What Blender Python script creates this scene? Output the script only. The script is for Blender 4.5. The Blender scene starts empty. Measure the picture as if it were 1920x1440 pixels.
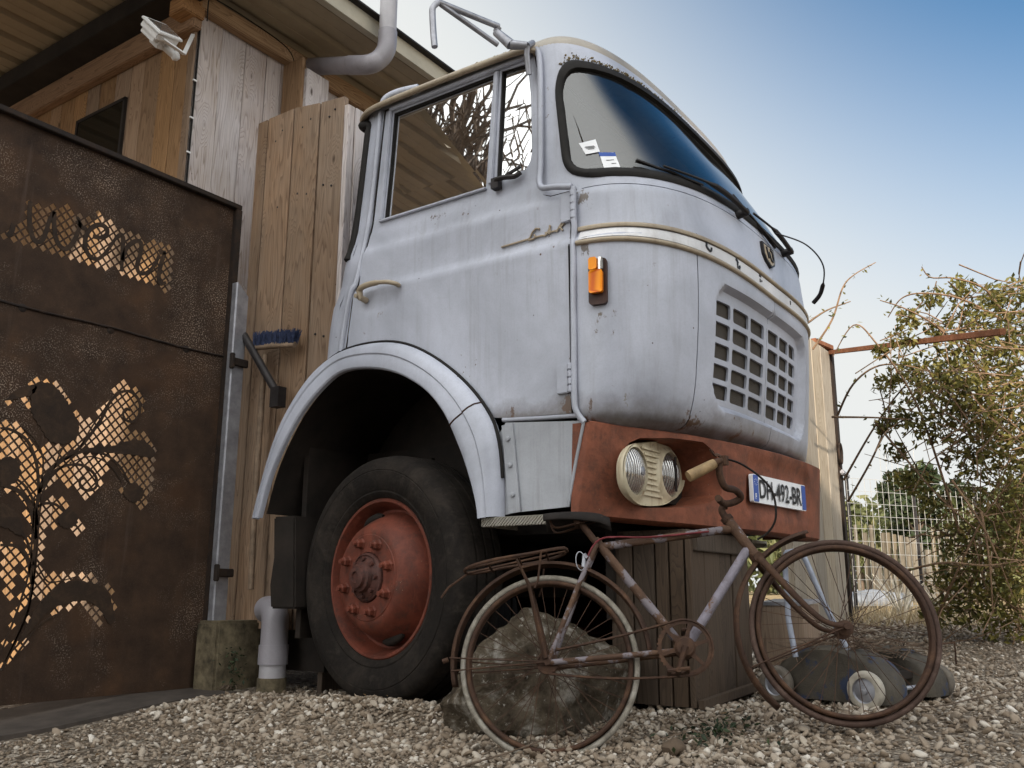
import bpy, bmesh, math, random
import numpy as np
from mathutils import Vector, Matrix
from mathutils.geometry import delaunay_2d_cdt
R_ = math.radians
random.seed(7); rng = np.random.default_rng(7)
scene = bpy.context.scene
COL = scene.collection

# ------------------------------------------------------------------ camera
CAM = np.array([-2.77898, -1.64630, 0.46467])
CR = np.array([[0.569804, -0.821774, 0.003369],
               [-0.185304, -0.124491, 0.974764],
               [0.800616, 0.556049, 0.223214]])
FPX = 1721.9
cam = bpy.data.cameras.new('camera')
cam.sensor_width = 36.0; cam.lens = FPX / 1920 * 36; cam.clip_start = 0.05; cam.clip_end = 3000
camo = bpy.data.objects.new('camera', cam); COL.objects.link(camo)
camo.matrix_world = Matrix(((CR[0][0], CR[1][0], -CR[2][0], CAM[0]), (CR[0][1], CR[1][1], -CR[2][1], CAM[1]),
                            (CR[0][2], CR[1][2], -CR[2][2], CAM[2]), (0, 0, 0, 1)))
scene.camera = camo

# ------------------------------------------------------------------ light
SUN_EL, SUN_AZ = 25.0, (-0.95, -0.31)      # direction towards the sun in plan
w = bpy.data.worlds.new('World'); scene.world = w; w.use_nodes = True
nt = w.node_tree; nt.nodes.clear()
sky = nt.nodes.new('ShaderNodeTexSky'); sky.sky_type = 'NISHITA'; sky.sun_disc = False
sky.sun_elevation = R_(SUN_EL); sky.sun_rotation = math.atan2(SUN_AZ[0], SUN_AZ[1])
sky.air_density = 1.0; sky.dust_density = 2.0; sky.ozone_density = 2.0; sky.altitude = 100
bg = nt.nodes.new('ShaderNodeBackground'); bg.inputs[1].default_value = 0.12
wo = nt.nodes.new('ShaderNodeOutputWorld')
# hazy bright air with one deep-blue quarter away from the sun (fixed in the world, by direction)
tcw = nt.nodes.new('ShaderNodeTexCoord'); dot = nt.nodes.new('ShaderNodeVectorMath'); dot.operation = 'DOT_PRODUCT'
BL = Vector((math.cos(R_(52)) * math.cos(R_(-16)), math.cos(R_(52)) * math.sin(R_(-16)), math.sin(R_(52)))); dot.inputs[1].default_value = BL
nt.links.new(tcw.outputs['Generated'], dot.inputs[0])
mr = nt.nodes.new('ShaderNodeMapRange'); mr.interpolation_type = 'SMOOTHSTEP'; mr.inputs[1].default_value = math.cos(R_(46)); mr.inputs[2].default_value = math.cos(R_(16)); nt.links.new(dot.outputs['Value'], mr.inputs[0])
tint = nt.nodes.new('ShaderNodeMix'); tint.data_type = 'RGBA'; tint.blend_type = 'MULTIPLY'; tint.inputs[0].default_value = 1.0; tint.inputs[7].default_value = (.15, .44, .56, 1)
nt.links.new(sky.outputs[0], tint.inputs[6])
hz = nt.nodes.new('ShaderNodeMix'); hz.data_type = 'RGBA'; hz.inputs[6].default_value = (2.95, 3.02, 2.98, 1); nt.links.new(mr.outputs[0], hz.inputs[0]); nt.links.new(tint.outputs[2], hz.inputs[7])
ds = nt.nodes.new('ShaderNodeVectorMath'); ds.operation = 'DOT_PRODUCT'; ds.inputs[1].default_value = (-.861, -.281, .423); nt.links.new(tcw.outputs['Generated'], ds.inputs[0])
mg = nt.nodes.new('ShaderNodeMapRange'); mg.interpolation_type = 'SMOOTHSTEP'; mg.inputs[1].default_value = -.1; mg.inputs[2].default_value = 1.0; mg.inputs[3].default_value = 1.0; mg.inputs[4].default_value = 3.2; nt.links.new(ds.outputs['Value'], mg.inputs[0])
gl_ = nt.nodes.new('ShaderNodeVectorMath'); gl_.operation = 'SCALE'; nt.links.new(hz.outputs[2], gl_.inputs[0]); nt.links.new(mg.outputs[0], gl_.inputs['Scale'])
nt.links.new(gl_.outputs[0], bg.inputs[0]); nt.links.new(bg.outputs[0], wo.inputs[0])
sl = bpy.data.lights.new('sun', 'SUN'); sl.energy = 2.7; sl.angle = R_(0.5); sl.color = (1, .90, .76)
so = bpy.data.objects.new('sun', sl); COL.objects.link(so)
d = Vector((SUN_AZ[0], SUN_AZ[1], 0)).normalized() * math.cos(R_(SUN_EL)) + Vector((0, 0, math.sin(R_(SUN_EL))))
so.rotation_euler = d.to_track_quat('Z', 'Y').to_euler(); so.location = (-6, -4, 8)
vs = scene.view_settings
scene.display_settings.display_device = 'sRGB'
vs.view_transform = 'Standard'; vs.look = 'None'; vs.exposure = 1.25; vs.gamma = 1.0; vs.use_curve_mapping = False

# ------------------------------------------------------------------ pixel -> point on a real plane (set-out helpers)
def ray(px, py):
    return CR.T @ np.array([(px - 960) / FPX, -(py - 720) / FPX, 1.0])
def P(px, py, ax, v):
    r = ray(px, py); return CAM + (v - CAM[ax]) / r[ax] * r
def DP(px, py, dep):
    return CAM + dep * ray(px, py)

# ------------------------------------------------------------------ objects
ORG = {}
def tag(o, label=None, cat=None, group=None, kind=None):
    if label: o['label'] = label
    if cat: o['category'] = cat
    if group: o['group'] = group
    if kind: o['kind'] = kind
    return o
def thing(name, label, cat, loc=(0, 0, 0), group=None):
    o = bpy.data.objects.new(name, None); COL.objects.link(o); o.location = loc; o.empty_display_size = .1
    ORG[o.name] = np.array(loc, float)
    return tag(o, label, cat, group)

def arc_fill(pts, n=24):
    """Catmull-Rom through pts."""
    pts = np.array(pts, float); out = []
    m = len(pts)
    for i in range(m - 1):
        p0 = pts[max(i - 1, 0)]; p1 = pts[i]; p2 = pts[i + 1]; p3 = pts[min(i + 2, m - 1)]
        for k in range(n):
            t = k / n
            out.append(.5 * ((2 * p1) + (p2 - p0) * t + (2 * p0 - 5 * p1 + 4 * p2 - p3) * t * t + (3 * p1 - p0 - 3 * p2 + p3) * t ** 3))
    out.append(pts[-1]); return np.array(out)
def resample(pts, n):
    pts = np.array(pts, float); d_ = np.r_[0, np.cumsum(np.linalg.norm(np.diff(pts, axis=0), axis=1))]
    s = np.linspace(0, d_[-1], n)
    return np.stack([np.interp(s, d_, pts[:, k]) for k in range(pts.shape[1])], 1)
def rrect(x0, x1, z0, z1, r, n=4):
    """rounded rectangle outline; r may be a 4-list (bl, br, tr, tl)"""
    rs = [r] * 4 if not isinstance(r, (list, tuple)) else r
    out = []
    for (cx, cz, a0), q in zip(((x0, z0, 180), (x1, z0, 270), (x1, z1, 0), (x0, z1, 90)), rs):
        ccx = cx + (q if cx == x0 else -q); ccz = cz + (q if cz == z0 else -q)
        for k in range(n + 1):
            a = R_(a0 + 90 * k / n); out.append((ccx + q * math.cos(a), ccz + q * math.sin(a)))
    return out

class MB:
    def __init__(s): s.v = []; s.f = []; s.c = []; s.cur = (0., 0., 0.)
    def add(s, vs_, fs):
        b = len(s.v); s.v.extend([tuple(map(float, p)) for p in vs_]); s.c.extend([s.cur] * len(vs_))
        s.f.extend([tuple(i + b for i in f) for f in fs]); return s
    def box(s, c, size, rot=None):
        hx, hy, hz = [q / 2 for q in size]
        vs_ = [Vector((x, y, z)) for x in (-hx, hx) for y in (-hy, hy) for z in (-hz, hz)]
        if rot is not None: vs_ = [rot @ q for q in vs_]
        c = Vector(c)
        return s.add([q + c for q in vs_], [(0, 1, 3, 2), (4, 6, 7, 5), (0, 4, 5, 1), (2, 3, 7, 6), (0, 2, 6, 4), (1, 5, 7, 3)])
    def beam(s, a, b, wx, wy, upv=(0, 0, 1)):
        a = Vector(a); b = Vector(b); z = (b - a).normalized(); u = Vector(upv)
        if abs(z.dot(u)) > .98: u = Vector((0, 1, 0))
        x = u.cross(z).normalized(); y = z.cross(x)
        vs_ = []
        for q in (a, b):
            for sx, sy in ((-1, -1), (1, -1), (1, 1), (-1, 1)): vs_.append(q + x * sx * wx / 2 + y * sy * wy / 2)
        return s.add(vs_, [(3, 2, 1, 0), (4, 5, 6, 7), (0, 1, 5, 4), (1, 2, 6, 5), (2, 3, 7, 6), (3, 0, 4, 7)])
    def tube(s, pts, r, n=8, closed=False, flat=1.0):
        pts = [Vector(p) for p in pts]; m = len(pts)
        rr = r if hasattr(r, '__len__') else [r] * m
        vs_ = []; fs = []; nrm = None
        for i in range(m):
            if closed: t = pts[(i + 1) % m] - pts[i - 1]
            else: t = pts[min(i + 1, m - 1)] - pts[max(i - 1, 0)]
            if t.length < 1e-9: t = Vector((0, 0, 1))
            t.normalize()
            if nrm is None:
                nrm = t.orthogonal().normalized()
            nrm = nrm - t * nrm.dot(t)
            if nrm.length < 1e-6: nrm = t.orthogonal()
            nrm.normalize(); bn = t.cross(nrm)
            for k in range(n):
                a = 2 * math.pi * k / n
                vs_.append(pts[i] + nrm * math.cos(a) * rr[i] + bn * math.sin(a) * rr[i] * flat)
        for i in range(m if closed else m - 1):
            j = (i + 1) % m
            for k in range(n):
                l = (k + 1) % n; fs.append((i * n + k, i * n + l, j * n + l, j * n + k))
        if not closed:
            fs.append(tuple(range(n - 1, -1, -1))); fs.append(tuple((m - 1) * n + k for k in range(n)))
        return s.add(vs_, fs)
    def lathe(s, prof, c, axis, n=48):
        """prof: list of (radius, offset along axis)"""
        ax = Vector(axis).normalized(); u = ax.orthogonal().normalized(); w_ = ax.cross(u); c = Vector(c)
        vs_ = []; fs = []; m = len(prof)
        for r, h in prof:
            for k in range(n):
                a = 2 * math.pi * k / n; vs_.append(c + ax * h + (u * math.cos(a) + w_ * math.sin(a)) * r)
        for i in range(m - 1):
            for k in range(n):
                l = (k + 1) % n; fs.append((i * n + k, i * n + l, (i + 1) * n + l, (i + 1) * n + k))
        return s.add(vs_, fs)
    def prism(s, poly, fn, d0, d1):
        """extrude a 2-D polygon between offsets d0 and d1 through fn(u, v, off)"""
        poly = list(poly); n = len(poly)
        tri = tri2d(poly)
        a = [fn(u, v, d0) for u, v in poly]; b = [fn(u, v, d1) for u, v in poly]
        s.add(a + b, [tuple(t) for t in tri] + [tuple(i + n for i in reversed(t)) for t in tri] +
              [(i, (i + 1) % n, (i + 1) % n + n, i + n) for i in range(n)])
        return s
    def ribbon(s, path, width, fn, d0, d1):
        path = np.array(path, float); m = len(path)
        ww = width if hasattr(width, '__len__') else [width] * m
        L_ = []; Rr = []
        for i in range(m):
            t = path[min(i + 1, m - 1)] - path[max(i - 1, 0)]; t = t / (np.linalg.norm(t) + 1e-12); nn = np.array([-t[1], t[0]])
            L_.append(path[i] + nn * ww[i] / 2); Rr.append(path[i] - nn * ww[i] / 2)
        vs_ = []
        for i in range(m):
            for q in (L_[i], Rr[i]):
                for dd in (d0, d1): vs_.append(fn(q[0], q[1], dd))
        fs = []
        for i in range(m - 1):
            a = i * 4; b = a + 4
            fs += [(a + 1, a + 3, b + 3, b + 1), (a, b, b + 2, a + 2), (a, a + 1, b + 1, b), (a + 2, b + 2, b + 3, a + 3)]
        fs += [(0, 2, 3, 1), ((m - 1) * 4, (m - 1) * 4 + 1, (m - 1) * 4 + 3, (m - 1) * 4 + 2)]
        return s.add(vs_, fs)
    def build(s, name, material, parent=None, smooth=None, bevel=0, rnd=False, solid=0, mod=None, split=False):
        if split:
            par = list(range(len(s.v)))
            def find(a):
                while par[a] != a: par[a] = par[par[a]]; a = par[a]
                return a
            for f in s.f:
                r = find(f[0])
                for i in f[1:]: par[find(i)] = r
            grp = {}
            for f in s.f: grp.setdefault(find(f[0]), []).append(f)
            out = []
            for fs_ in grp.values():
                m = MB(); idx = sorted({i for f in fs_ for i in f}); mp_ = {i: k for k, i in enumerate(idx)}
                m.v = [s.v[i] for i in idx]; m.c = [s.c[i] for i in idx]; m.f = [tuple(mp_[i] for i in f) for f in fs_]
                out.append(m.build(name, material, parent, smooth, bevel, rnd, solid))
            return out
        org = ORG.get(parent.name, np.zeros(3)) if parent else np.zeros(3)
        me = bpy.data.meshes.new(name)
        me.from_pydata([(p[0] - org[0], p[1] - org[1], p[2] - org[2]) for p in s.v], [], s.f)
        if bevel:
            bm = bmesh.new(); bm.from_mesh(me)
            bmesh.ops.recalc_face_normals(bm, faces=bm.faces)
            ed = [e for e in bm.edges if len(e.link_faces) == 2 and e.calc_face_angle(0) > .6]
            bmesh.ops.bevel(bm, geom=ed, offset=bevel, segments=2, affect='EDGES', clamp_overlap=True)
            bm.to_mesh(me); bm.free()
        if smooth is not None:
            me.polygons.foreach_set('use_smooth', [True] * len(me.polygons))
            me.set_sharp_from_angle(angle=R_(smooth))
        if rnd:
            at = me.attributes.new('rnd', 'FLOAT_COLOR', 'POINT'); cc_ = s.c if len(s.c) == len(me.vertices) else [s.c[0]] * len(me.vertices)
            at.data.foreach_set('color', np.hstack([np.array(cc_, np.float32), np.ones((len(cc_), 1), np.float32)]).ravel())
        me.materials.append(material); me.update()
        o = bpy.data.objects.new(name, me); COL.objects.link(o)
        if parent: o.parent = parent
        ORG[o.name] = org
        if solid:
            m_ = o.modifiers.new('solid', 'SOLIDIFY'); m_.thickness = solid; m_.offset = -1 if solid > 0 else 1
            m_.thickness = abs(solid)
        return o

def inside(poly, X, Y):
    poly = np.array(poly); c = np.zeros(len(X), bool); n = len(poly); j = n - 1
    for i in range(n):
        xi, yi = poly[i]; xj, yj = poly[j]
        if yi != yj:
            c ^= ((yi > Y) != (yj > Y)) & (X < (xj - xi) * (Y - yi) / (yj - yi) + xi)
        j = i
    return c
def cdt(loops, extra=()):
    pts = []; ed = []
    for lp in loops:
        b = len(pts); n = len(lp); pts += [Vector((float(u), float(v))) for u, v in lp]
        ed += [(b + i, b + (i + 1) % n) for i in range(n)]
    pts += [Vector((float(u), float(v))) for u, v in extra]
    vo, eo, fo, *_ = delaunay_2d_cdt(pts, ed, [], 0, 1e-6)
    V = np.array([(p.x, p.y) for p in vo]); T = np.array([f for f in fo])
    cx = V[T].mean(1); keep = np.zeros(len(T), bool)
    for lp in loops: keep ^= inside(lp, cx[:, 0], cx[:, 1])
    return V, T[keep]
def tri2d(poly):
    V, T = cdt([poly])
    P_ = np.array(poly); out = []
    idx = [int(np.argmin(np.sum((P_ - v) ** 2, 1))) for v in V]
    return [tuple(idx[i] for i in t) for t in T]
def patch(mb, outline, holes, step, fn, lip=0.0, edge_lip=0.0):
    """triangulated sheet over a 2-D outline with holes, mapped by fn(u, v, off); lips turn inwards"""
    o = np.array(outline); x0, z0 = o.min(0); x1, z1 = o.max(0)
    gx, gz = np.meshgrid(np.arange(x0 + step / 2, x1, step), np.arange(z0 + step / 2, z1, step))
    gx = gx.ravel(); gz = gz.ravel()
    k = inside(o, gx, gz)
    for h in holes: k &= ~inside(h, gx, gz)
    gx = gx[k]; gz = gz[k]
    def dense(lp):
        lp = [np.array(q, float) for q in lp]; out = []
        for i in range(len(lp)):
            a = lp[i]; b = lp[(i + 1) % len(lp)]; m = max(1, int(np.linalg.norm(b - a) / (step * 1.1)))
            out += [tuple(a + (b - a) * t / m) for t in range(m)]
        return out
    loops = [dense(outline)] + [dense(h) for h in holes]
    B = np.concatenate([np.array(l) for l in loops])
    if len(gx):
        ok = np.ones(len(gx), bool)
        for i in range(0, len(gx), 2000):
            dd = (gx[i:i + 2000, None] - B[None, :, 0]) ** 2 + (gz[i:i + 2000, None] - B[None, :, 1]) ** 2
            ok[i:i + 2000] = dd.min(1) > (step * .35) ** 2
        gx = gx[ok]; gz = gz[ok]
    V, T = cdt(loops, list(zip(gx, gz)))
    mb.add([fn(u, v, 0) for u, v in V], [tuple(t) for t in T])
    for li, lp in enumerate(loops):
        dd = edge_lip if li == 0 else lip
        if not dd: continue
        n = len(lp)
        mb.add([fn(u, v, 0) for u, v in lp] + [fn(u, v, -dd) for u, v in lp],
               [(i, (i + 1) % n, (i + 1) % n + n, i + n) for i in range(n)])
    return mb
def mono(xs, ys):
    xs = np.array(xs, float); ys = np.array(ys, float); h = np.diff(xs); d_ = np.diff(ys) / h
    m = np.zeros(len(xs)); m[0] = d_[0]; m[-1] = d_[-1]
    for i in range(1, len(xs) - 1):
        m[i] = 0 if d_[i - 1] * d_[i] <= 0 else 2 * d_[i - 1] * d_[i] / (d_[i - 1] + d_[i])
    def f(x):
        i = int(np.clip(np.searchsorted(xs, x) - 1, 0, len(h) - 1)); t = float(np.clip((x - xs[i]) / h[i], 0, 1))
        return float((1 + 2 * t) * (1 - t) ** 2 * ys[i] + t * (1 - t) ** 2 * h[i] * m[i] + t * t * (3 - 2 * t) * ys[i + 1] + t * t * (t - 1) * h[i] * m[i + 1])
    return f
def text2d(body, size=1.0, offset=0.0):
    cu = bpy.data.curves.new('txt', 'FONT'); cu.body = body; cu.size = size; cu.offset = offset; cu.resolution_u = 3
    ob = bpy.data.objects.new('txt', cu); COL.objects.link(ob); bpy.context.view_layer.update()
    me = bpy.data.meshes.new_from_object(ob.evaluated_get(bpy.context.evaluated_depsgraph_get()))
    V = np.array([v.co[:2] for v in me.vertices]); F = [tuple(p.vertices) for p in me.polygons]
    bpy.data.objects.remove(ob); bpy.data.curves.remove(cu); bpy.data.meshes.remove(me)
    return V, F

# ------------------------------------------------------------------ materials
class NT:
    def __init__(s, name):
        s.m = bpy.data.materials.new(name); s.m.use_nodes = True; s.t = s.m.node_tree; s.t.nodes.clear()
        s.out = s.t.nodes.new('ShaderNodeOutputMaterial'); s.tc = s.t.nodes.new('ShaderNodeTexCoord')
        s.obj = s.tc.outputs['Object']
    def n(s, typ, **kw):
        nd = s.t.nodes.new('ShaderNode' + typ)
        for k, v in kw.items():
            if k.startswith('_'): setattr(nd, k[1:], v)
            else: s.set(nd.inputs[k.replace('__', ' ')], v)
        return nd
    def set(s, inp, v):
        if isinstance(v, bpy.types.NodeSocket): s.t.links.new(v, inp)
        else:
            if hasattr(inp.default_value, '__len__') and len(inp.default_value) == 4 and len(v) == 3: v = (*v, 1)
            inp.default_value = v
    def vec(s, scale, src=None, off=None):
        m = s.n('Mapping'); s.set(m.inputs['Vector'], src or s.obj); m.inputs['Scale'].default_value = scale
        if off is not None: s.set(m.inputs['Location'], off)
        return m.outputs[0]
    def noise(s, scale, detail=4, rough=.6, vec=None, dist=0):
        nd = s.n('TexNoise', Scale=scale, Detail=detail, Roughness=rough, Distortion=dist); s.set(nd.inputs['Vector'], vec or s.obj)
        return nd.outputs[0]
    def voro(s, scale, vec=None, feature='F1', out=0, rnd=1.0):
        nd = s.n('TexVoronoi', Scale=scale, Randomness=rnd, _feature=feature); s.set(nd.inputs['Vector'], vec or s.obj)
        return nd.outputs[out]
    def ramp(s, fac, stops, interp='LINEAR'):
        r = s.n('ValToRGB'); s.set(r.inputs[0], fac); e = r.color_ramp; e.interpolation = interp
        while len(e.elements) < len(stops): e.elements.new(.5)
        for q, (p, c) in zip(e.elements, stops):
            q.position = p; q.color = (c, c, c, 1) if not hasattr(c, '__len__') else (*c, 1)
        return r.outputs[0]
    def mix(s, fac, a, b, mode='MIX'):
        m = s.n('Mix', _data_type='RGBA', _blend_type=mode); s.set(m.inputs[0], fac); s.set(m.inputs[6], a); s.set(m.inputs[7], b)
        return m.outputs[2]
    def math(s, op, a, b=0.0, clamp=False):
        m = s.n('Math', _operation=op, _use_clamp=clamp); s.set(m.inputs[0], a); s.set(m.inputs[1], b); return m.outputs[0]
    def bump(s, h, strength=.3, dist=.01):
        b = s.n('Bump', Strength=strength, Distance=dist); s.set(b.inputs['Height'], h); return b.outputs[0]
    def pbr(s, color, rough=.6, metal=0.0, normal=None, spec=.5, **kw):
        p = s.n('BsdfPrincipled'); s.set(p.inputs['Base Color'], color); s.set(p.inputs['Roughness'], rough); s.set(p.inputs['Metallic'], metal)
        s.set(p.inputs['Specular IOR Level'], spec)
        for k, v in kw.items(): s.set(p.inputs[k.replace('__', ' ')], v)
        if normal is not None: s.set(p.inputs['Normal'], normal)
        s.t.links.new(p.outputs[0], s.out.inputs[0]); return s.m
    def attr(s, name='rnd'):
        a = s.n('Attribute', _attribute_name=name); return a
def simple(name, col, rough=.6, metal=0, var=.25, scale=12, bump=.1):
    t = NT(name); nz = t.noise(scale, 5, .65)
    c = t.mix(t.ramp(nz, [(.3, 0.), (.7, 1.)]), [q * (1 - var) for q in col], [min(1, q * (1 + var)) for q in col])
    return t.pbr(c, rough, metal, t.bump(t.noise(scale * 4, 3), bump, .004), .3)
def m_paint(name, base, dirt=(.10, .075, .05), amt=.5, band=None, spots=()):
    """old flat paint: chalky variation, runs of grime, stains and rust pin-holes"""
    t = NT(name)
    cloud = t.noise(2.2, 6, .62, dist=.4)
    c = t.mix(t.ramp(cloud, [(.30, 0.), (.70, 1.)]), [q * .70 for q in base], [q * 1.18 for q in base])
    streak = t.noise(1.0, 6, .7, t.vec((26, 26, 1.1)))
    patchy = t.noise(1.6, 3, .5)
    f = t.math('MULTIPLY', t.ramp(streak, [(.50, 0.), (.78, 1.)]), t.ramp(patchy, [(.42, 0.), (.66, 1.)]))
    c = t.mix(t.math('MULTIPLY', f, amt), c, dirt)
    grime = t.math('MULTIPLY', t.ramp(t.noise(6.5, 7, .72, dist=.8), [(.60, 0.), (.76, 1.)]), amt * .55)
    c = t.mix(grime, c, [q * 1.25 for q in dirt])
    fine = t.noise(150, 3, .6)
    c = t.mix(t.math('MULTIPLY', t.ramp(fine, [(.45, 0.), (.7, 1.)]), .16), c, [q * .55 for q in base])
    if band:        # splashed dirt along the bottom edge
        sx_yz = t.n('SeparateXYZ'); t.set(sx_yz.inputs[0], t.obj); zz = t.math('ADD', sx_yz.outputs[2], t.math('MULTIPLY', t.math('SUBTRACT', t.noise(9, 6, .7), .5), .16))
        mr = t.n('MapRange'); t.set(mr.inputs[0], zz); mr.inputs[1].default_value = band[1]; mr.inputs[2].default_value = band[0]
        c = t.mix(t.math('MULTIPLY', mr.outputs[0], .85), c, (.075, .052, .032))
    for (px_, py_, pz_, r_, sy_, thr, col) in spots:
        mp_ = t.n('Mapping'); t.set(mp_.inputs['Vector'], t.obj); mp_.inputs['Location'].default_value = (-px_, -py_, -pz_ * sy_); mp_.inputs['Scale'].default_value = (1, 1, sy_)
        ln = t.n('VectorMath', _operation='LENGTH'); t.set(ln.inputs[0], mp_.outputs[0])
        fall = t.n('MapRange'); t.set(fall.inputs[0], ln.outputs['Value']); fall.inputs[1].default_value = r_; fall.inputs[2].default_value = 0.0
        q = t.math('ADD', t.math('MULTIPLY', fall.outputs[0], .42), t.math('MULTIPLY', t.noise(26, 6, .7, t.vec((1, 1, .6))), .8))
        c = t.mix(t.ramp(q, [(thr, 0.), (thr + .05, .9)]), c, col)
    # rust pin-holes
    vd = t.voro(22); spot = t.ramp(vd, [(.05, 1.), (.085, 0.)])
    gate = t.ramp(t.noise(9, 2, .5), [(.60, 0.), (.64, 1.)])
    c = t.mix(t.math('MULTIPLY', spot, gate), c, (.035, .018, .010))
    chip = t.math('MULTIPLY', t.ramp(t.noise(30, 4, .6), [(.66, 0.), (.69, 1.)]), t.ramp(t.noise(3.3, 2, .5), [(.58, 0.), (.66, 1.)]))
    c = t.mix(chip, c, (.10, .05, .026))
    hgt = t.math('ADD', t.math('MULTIPLY', t.noise(120, 3, .6), .25), t.math('MULTIPLY', t.noise(3.6, 3, .5), 5.0))
    return t.pbr(c, t.ramp(cloud, [(.3, .36), (.7, .52)]), 0, t.bump(hgt, .12, .006), .5)
def m_rustpaint(name, base, rust=(.07, .032, .018), amt=.6, scale=9):
    t = NT(name)
    cl = t.noise(scale, 7, .7, dist=.5)
    c = t.mix(t.ramp(cl, [(.38, 0.), (.62, 1.)]), [q * .62 for q in base], [q * 1.15 for q in base])
    f = t.math('MULTIPLY', t.ramp(t.noise(scale * 2.3, 7, .75), [(.5, 0.), (.68, 1.)]), amt)
    c = t.mix(f, c, rust)
    st = t.math('MULTIPLY', t.ramp(t.noise(1.0, 5, .7, t.vec((30, 30, 1.6))), [(.55, 0.), (.75, 1.)]), amt * .5)
    c = t.mix(st, c, [q * 1.5 + .02 for q in base])
    sp = t.ramp(t.voro(60), [(.06, 1.), (.10, 0.)]); gt = t.ramp(t.noise(14, 2, .5), [(.58, 0.), (.62, 1.)])
    c = t.mix(t.math('MULTIPLY', sp, gt), c, (.28, .22, .16))
    return t.pbr(c, .62, 0, t.bump(t.noise(90, 4, .65), .25, .004), .3)
def m_rust(name, dark, mid, bright, paint=None, pamt=.0, scale=14):
    t = NT(name)
    cl = t.noise(scale, 8, .75, dist=.6)
    c = t.ramp(cl, [(.25, dark), (.5, mid), (.75, bright)])
    if paint:
        f = t.ramp(t.noise(scale * 1.1, 7, .7, t.vec((1, 1, 1), off=(3, 5, 1))), [(.62 - pamt * .3, 0.), (.66 - pamt * .3, 1.)])
        c = t.mix(f, c, paint)
    return t.pbr(c, .78, 0, t.bump(t.noise(160, 4, .7), .5, .003), .3)
def m_wood(name, light, dark, axis=2, weather=None, wamt=.0, ring=26, knots=True, rough=.75):
    t = NT(name)
    a = t.attr()
    off = t.n('VectorMath', _operation='SCALE'); t.set(off.inputs[0], a.outputs['Color']); off.inputs['Scale'].default_value = 17.0
    pos = t.n('VectorMath', _operation='ADD'); t.set(pos.inputs[0], t.obj); t.set(pos.inputs[1], off.outputs[0])
    sc = [7.0, 7.0, 7.0]; sc[axis] = .55
    base = t.noise(1.0, 3, .5, t.vec(sc, pos.outputs[0]), .25)
    if knots:
        ks = [6.0, 6.0, 6.0]; ks[axis] = 2.3
        kd = t.voro(1.0, t.vec(ks, pos.outputs[0]))
        base = t.math('ADD', base, t.math('MULTIPLY', t.ramp(kd, [(.0, 1.), (.34, 0.)]), .30))
    ph = t.math('MULTIPLY', base, float(ring)); rg = t.math('FRACT', ph)
    rings = t.ramp(rg, [(.0, 0.), (.62, .35), (.9, 1.), (1.0, 0.)])
    fs = [150, 150, 150]; fs[axis] = 3.5
    fine = t.noise(1.0, 5, .7, t.vec(fs, pos.outputs[0]))
    c = t.mix(t.math('MULTIPLY', rings, .75), light, dark)
    c = t.mix(t.math('MULTIPLY', t.ramp(fine, [(.35, 0.), (.75, 1.)]), .45), c, [q * .55 for q in dark])
    hs = t.n('HueSaturation'); sep = t.n('SeparateColor'); t.set(sep.inputs[0], a.outputs['Color'])
    t.set(hs.inputs['Value'], t.math('ADD', t.math('MULTIPLY', sep.outputs[0], .42), .80)); t.set(hs.inputs['Saturation'], t.math('ADD', t.math('MULTIPLY', sep.outputs[1], .35), .8))
    t.set(hs.inputs['Color'], c); c = hs.outputs[0]
    if weather:
        f = t.math('MULTIPLY', t.ramp(t.noise(2.4, 6, .7, t.vec((1, 1, .5), pos.outputs[0])), [(.34, 0.), (.66, 1.)]), wamt)
        c = t.mix(f, c, t.mix(t.math('MULTIPLY', rings, .55), weather, [q * .55 for q in weather]))
    if knots:
        kk = t.ramp(kd, [(.045, 1.), (.085, 0.)])
        c = t.mix(t.math('MULTIPLY', kk, .9), c, (.045, .026, .016))
        nk = t.ramp(t.voro(1.0, t.vec([q * 2.6 for q in ks], pos.outputs[0])), [(.025, 1.), (.04, 0.)])
        c = t.mix(t.math('MULTIPLY', nk, .8), c, (.05, .03, .02))
    return t.pbr(c, rough, 0, t.bump(t.math('ADD', t.math('MULTIPLY', rings, -.4), fine), .35, .003), .25)

M = {}
M['paint'] = m_paint('weathered_grey_paint', (.43, .445, .515), amt=.34)
M['paint_front'] = m_paint('weathered_nose_paint', (.43, .445, .515), amt=.34, band=(.995, 1.12), spots=[(-.86, -1.06, 1.10, .10, 1., .74, (.16, .12, .06)), (-.84, -1.03, 1.19, .06, 1., .75, (.16, .12, .06)), (-.93, -1.0, 1.38, .16, .6, .78, (.13, .095, .06)), (-.95, -.93, 1.86, .10, .7, .72, (.10, .072, .05)), (-.75, -1.15, 1.87, .14, 1., .76, (.20, .17, .15)), (-.945, -.95, 1.68, .08, .5, .70, (.09, .065, .045)), (-.62, -1.2, 1.02, .16, 1., .70, (.10, .05, .024)), (-.3, -1.25, 1.03, .14, 1., .72, (.10, .05, .024)), (-.93, -.93, 1.05, .07, .6, .66, (.09, .045, .022))])
M['paint_door'] = m_paint('weathered_door_paint', (.43, .445, .515), amt=.36, band=(1.035, 1.13), spots=[(-.93, .09, 1.60, .22, .7, .80, (.24, .21, .17)), (-.93, .16, 1.66, .08, 1., .76, (.15, .12, .085)), (-.95, -.62, 1.06, .10, 1., .68, (.10, .05, .024)), (-.95, -.86, 1.08, .08, 1., .68, (.10, .05, .024)), (-.94, -.88, 1.24, .05, .6, .68, (.10, .05, .024)), (-.93, .05, 1.46, .07, 1., .72, (.10, .05, .024)), (-.93, -.2, 1.98, .16, 2.5, .74, (.10, .07, .045))])
M['paint_roof'] = m_paint('mossy_roof_paint', (.36, .32, .27), (.07, .055, .03), .95)
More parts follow.
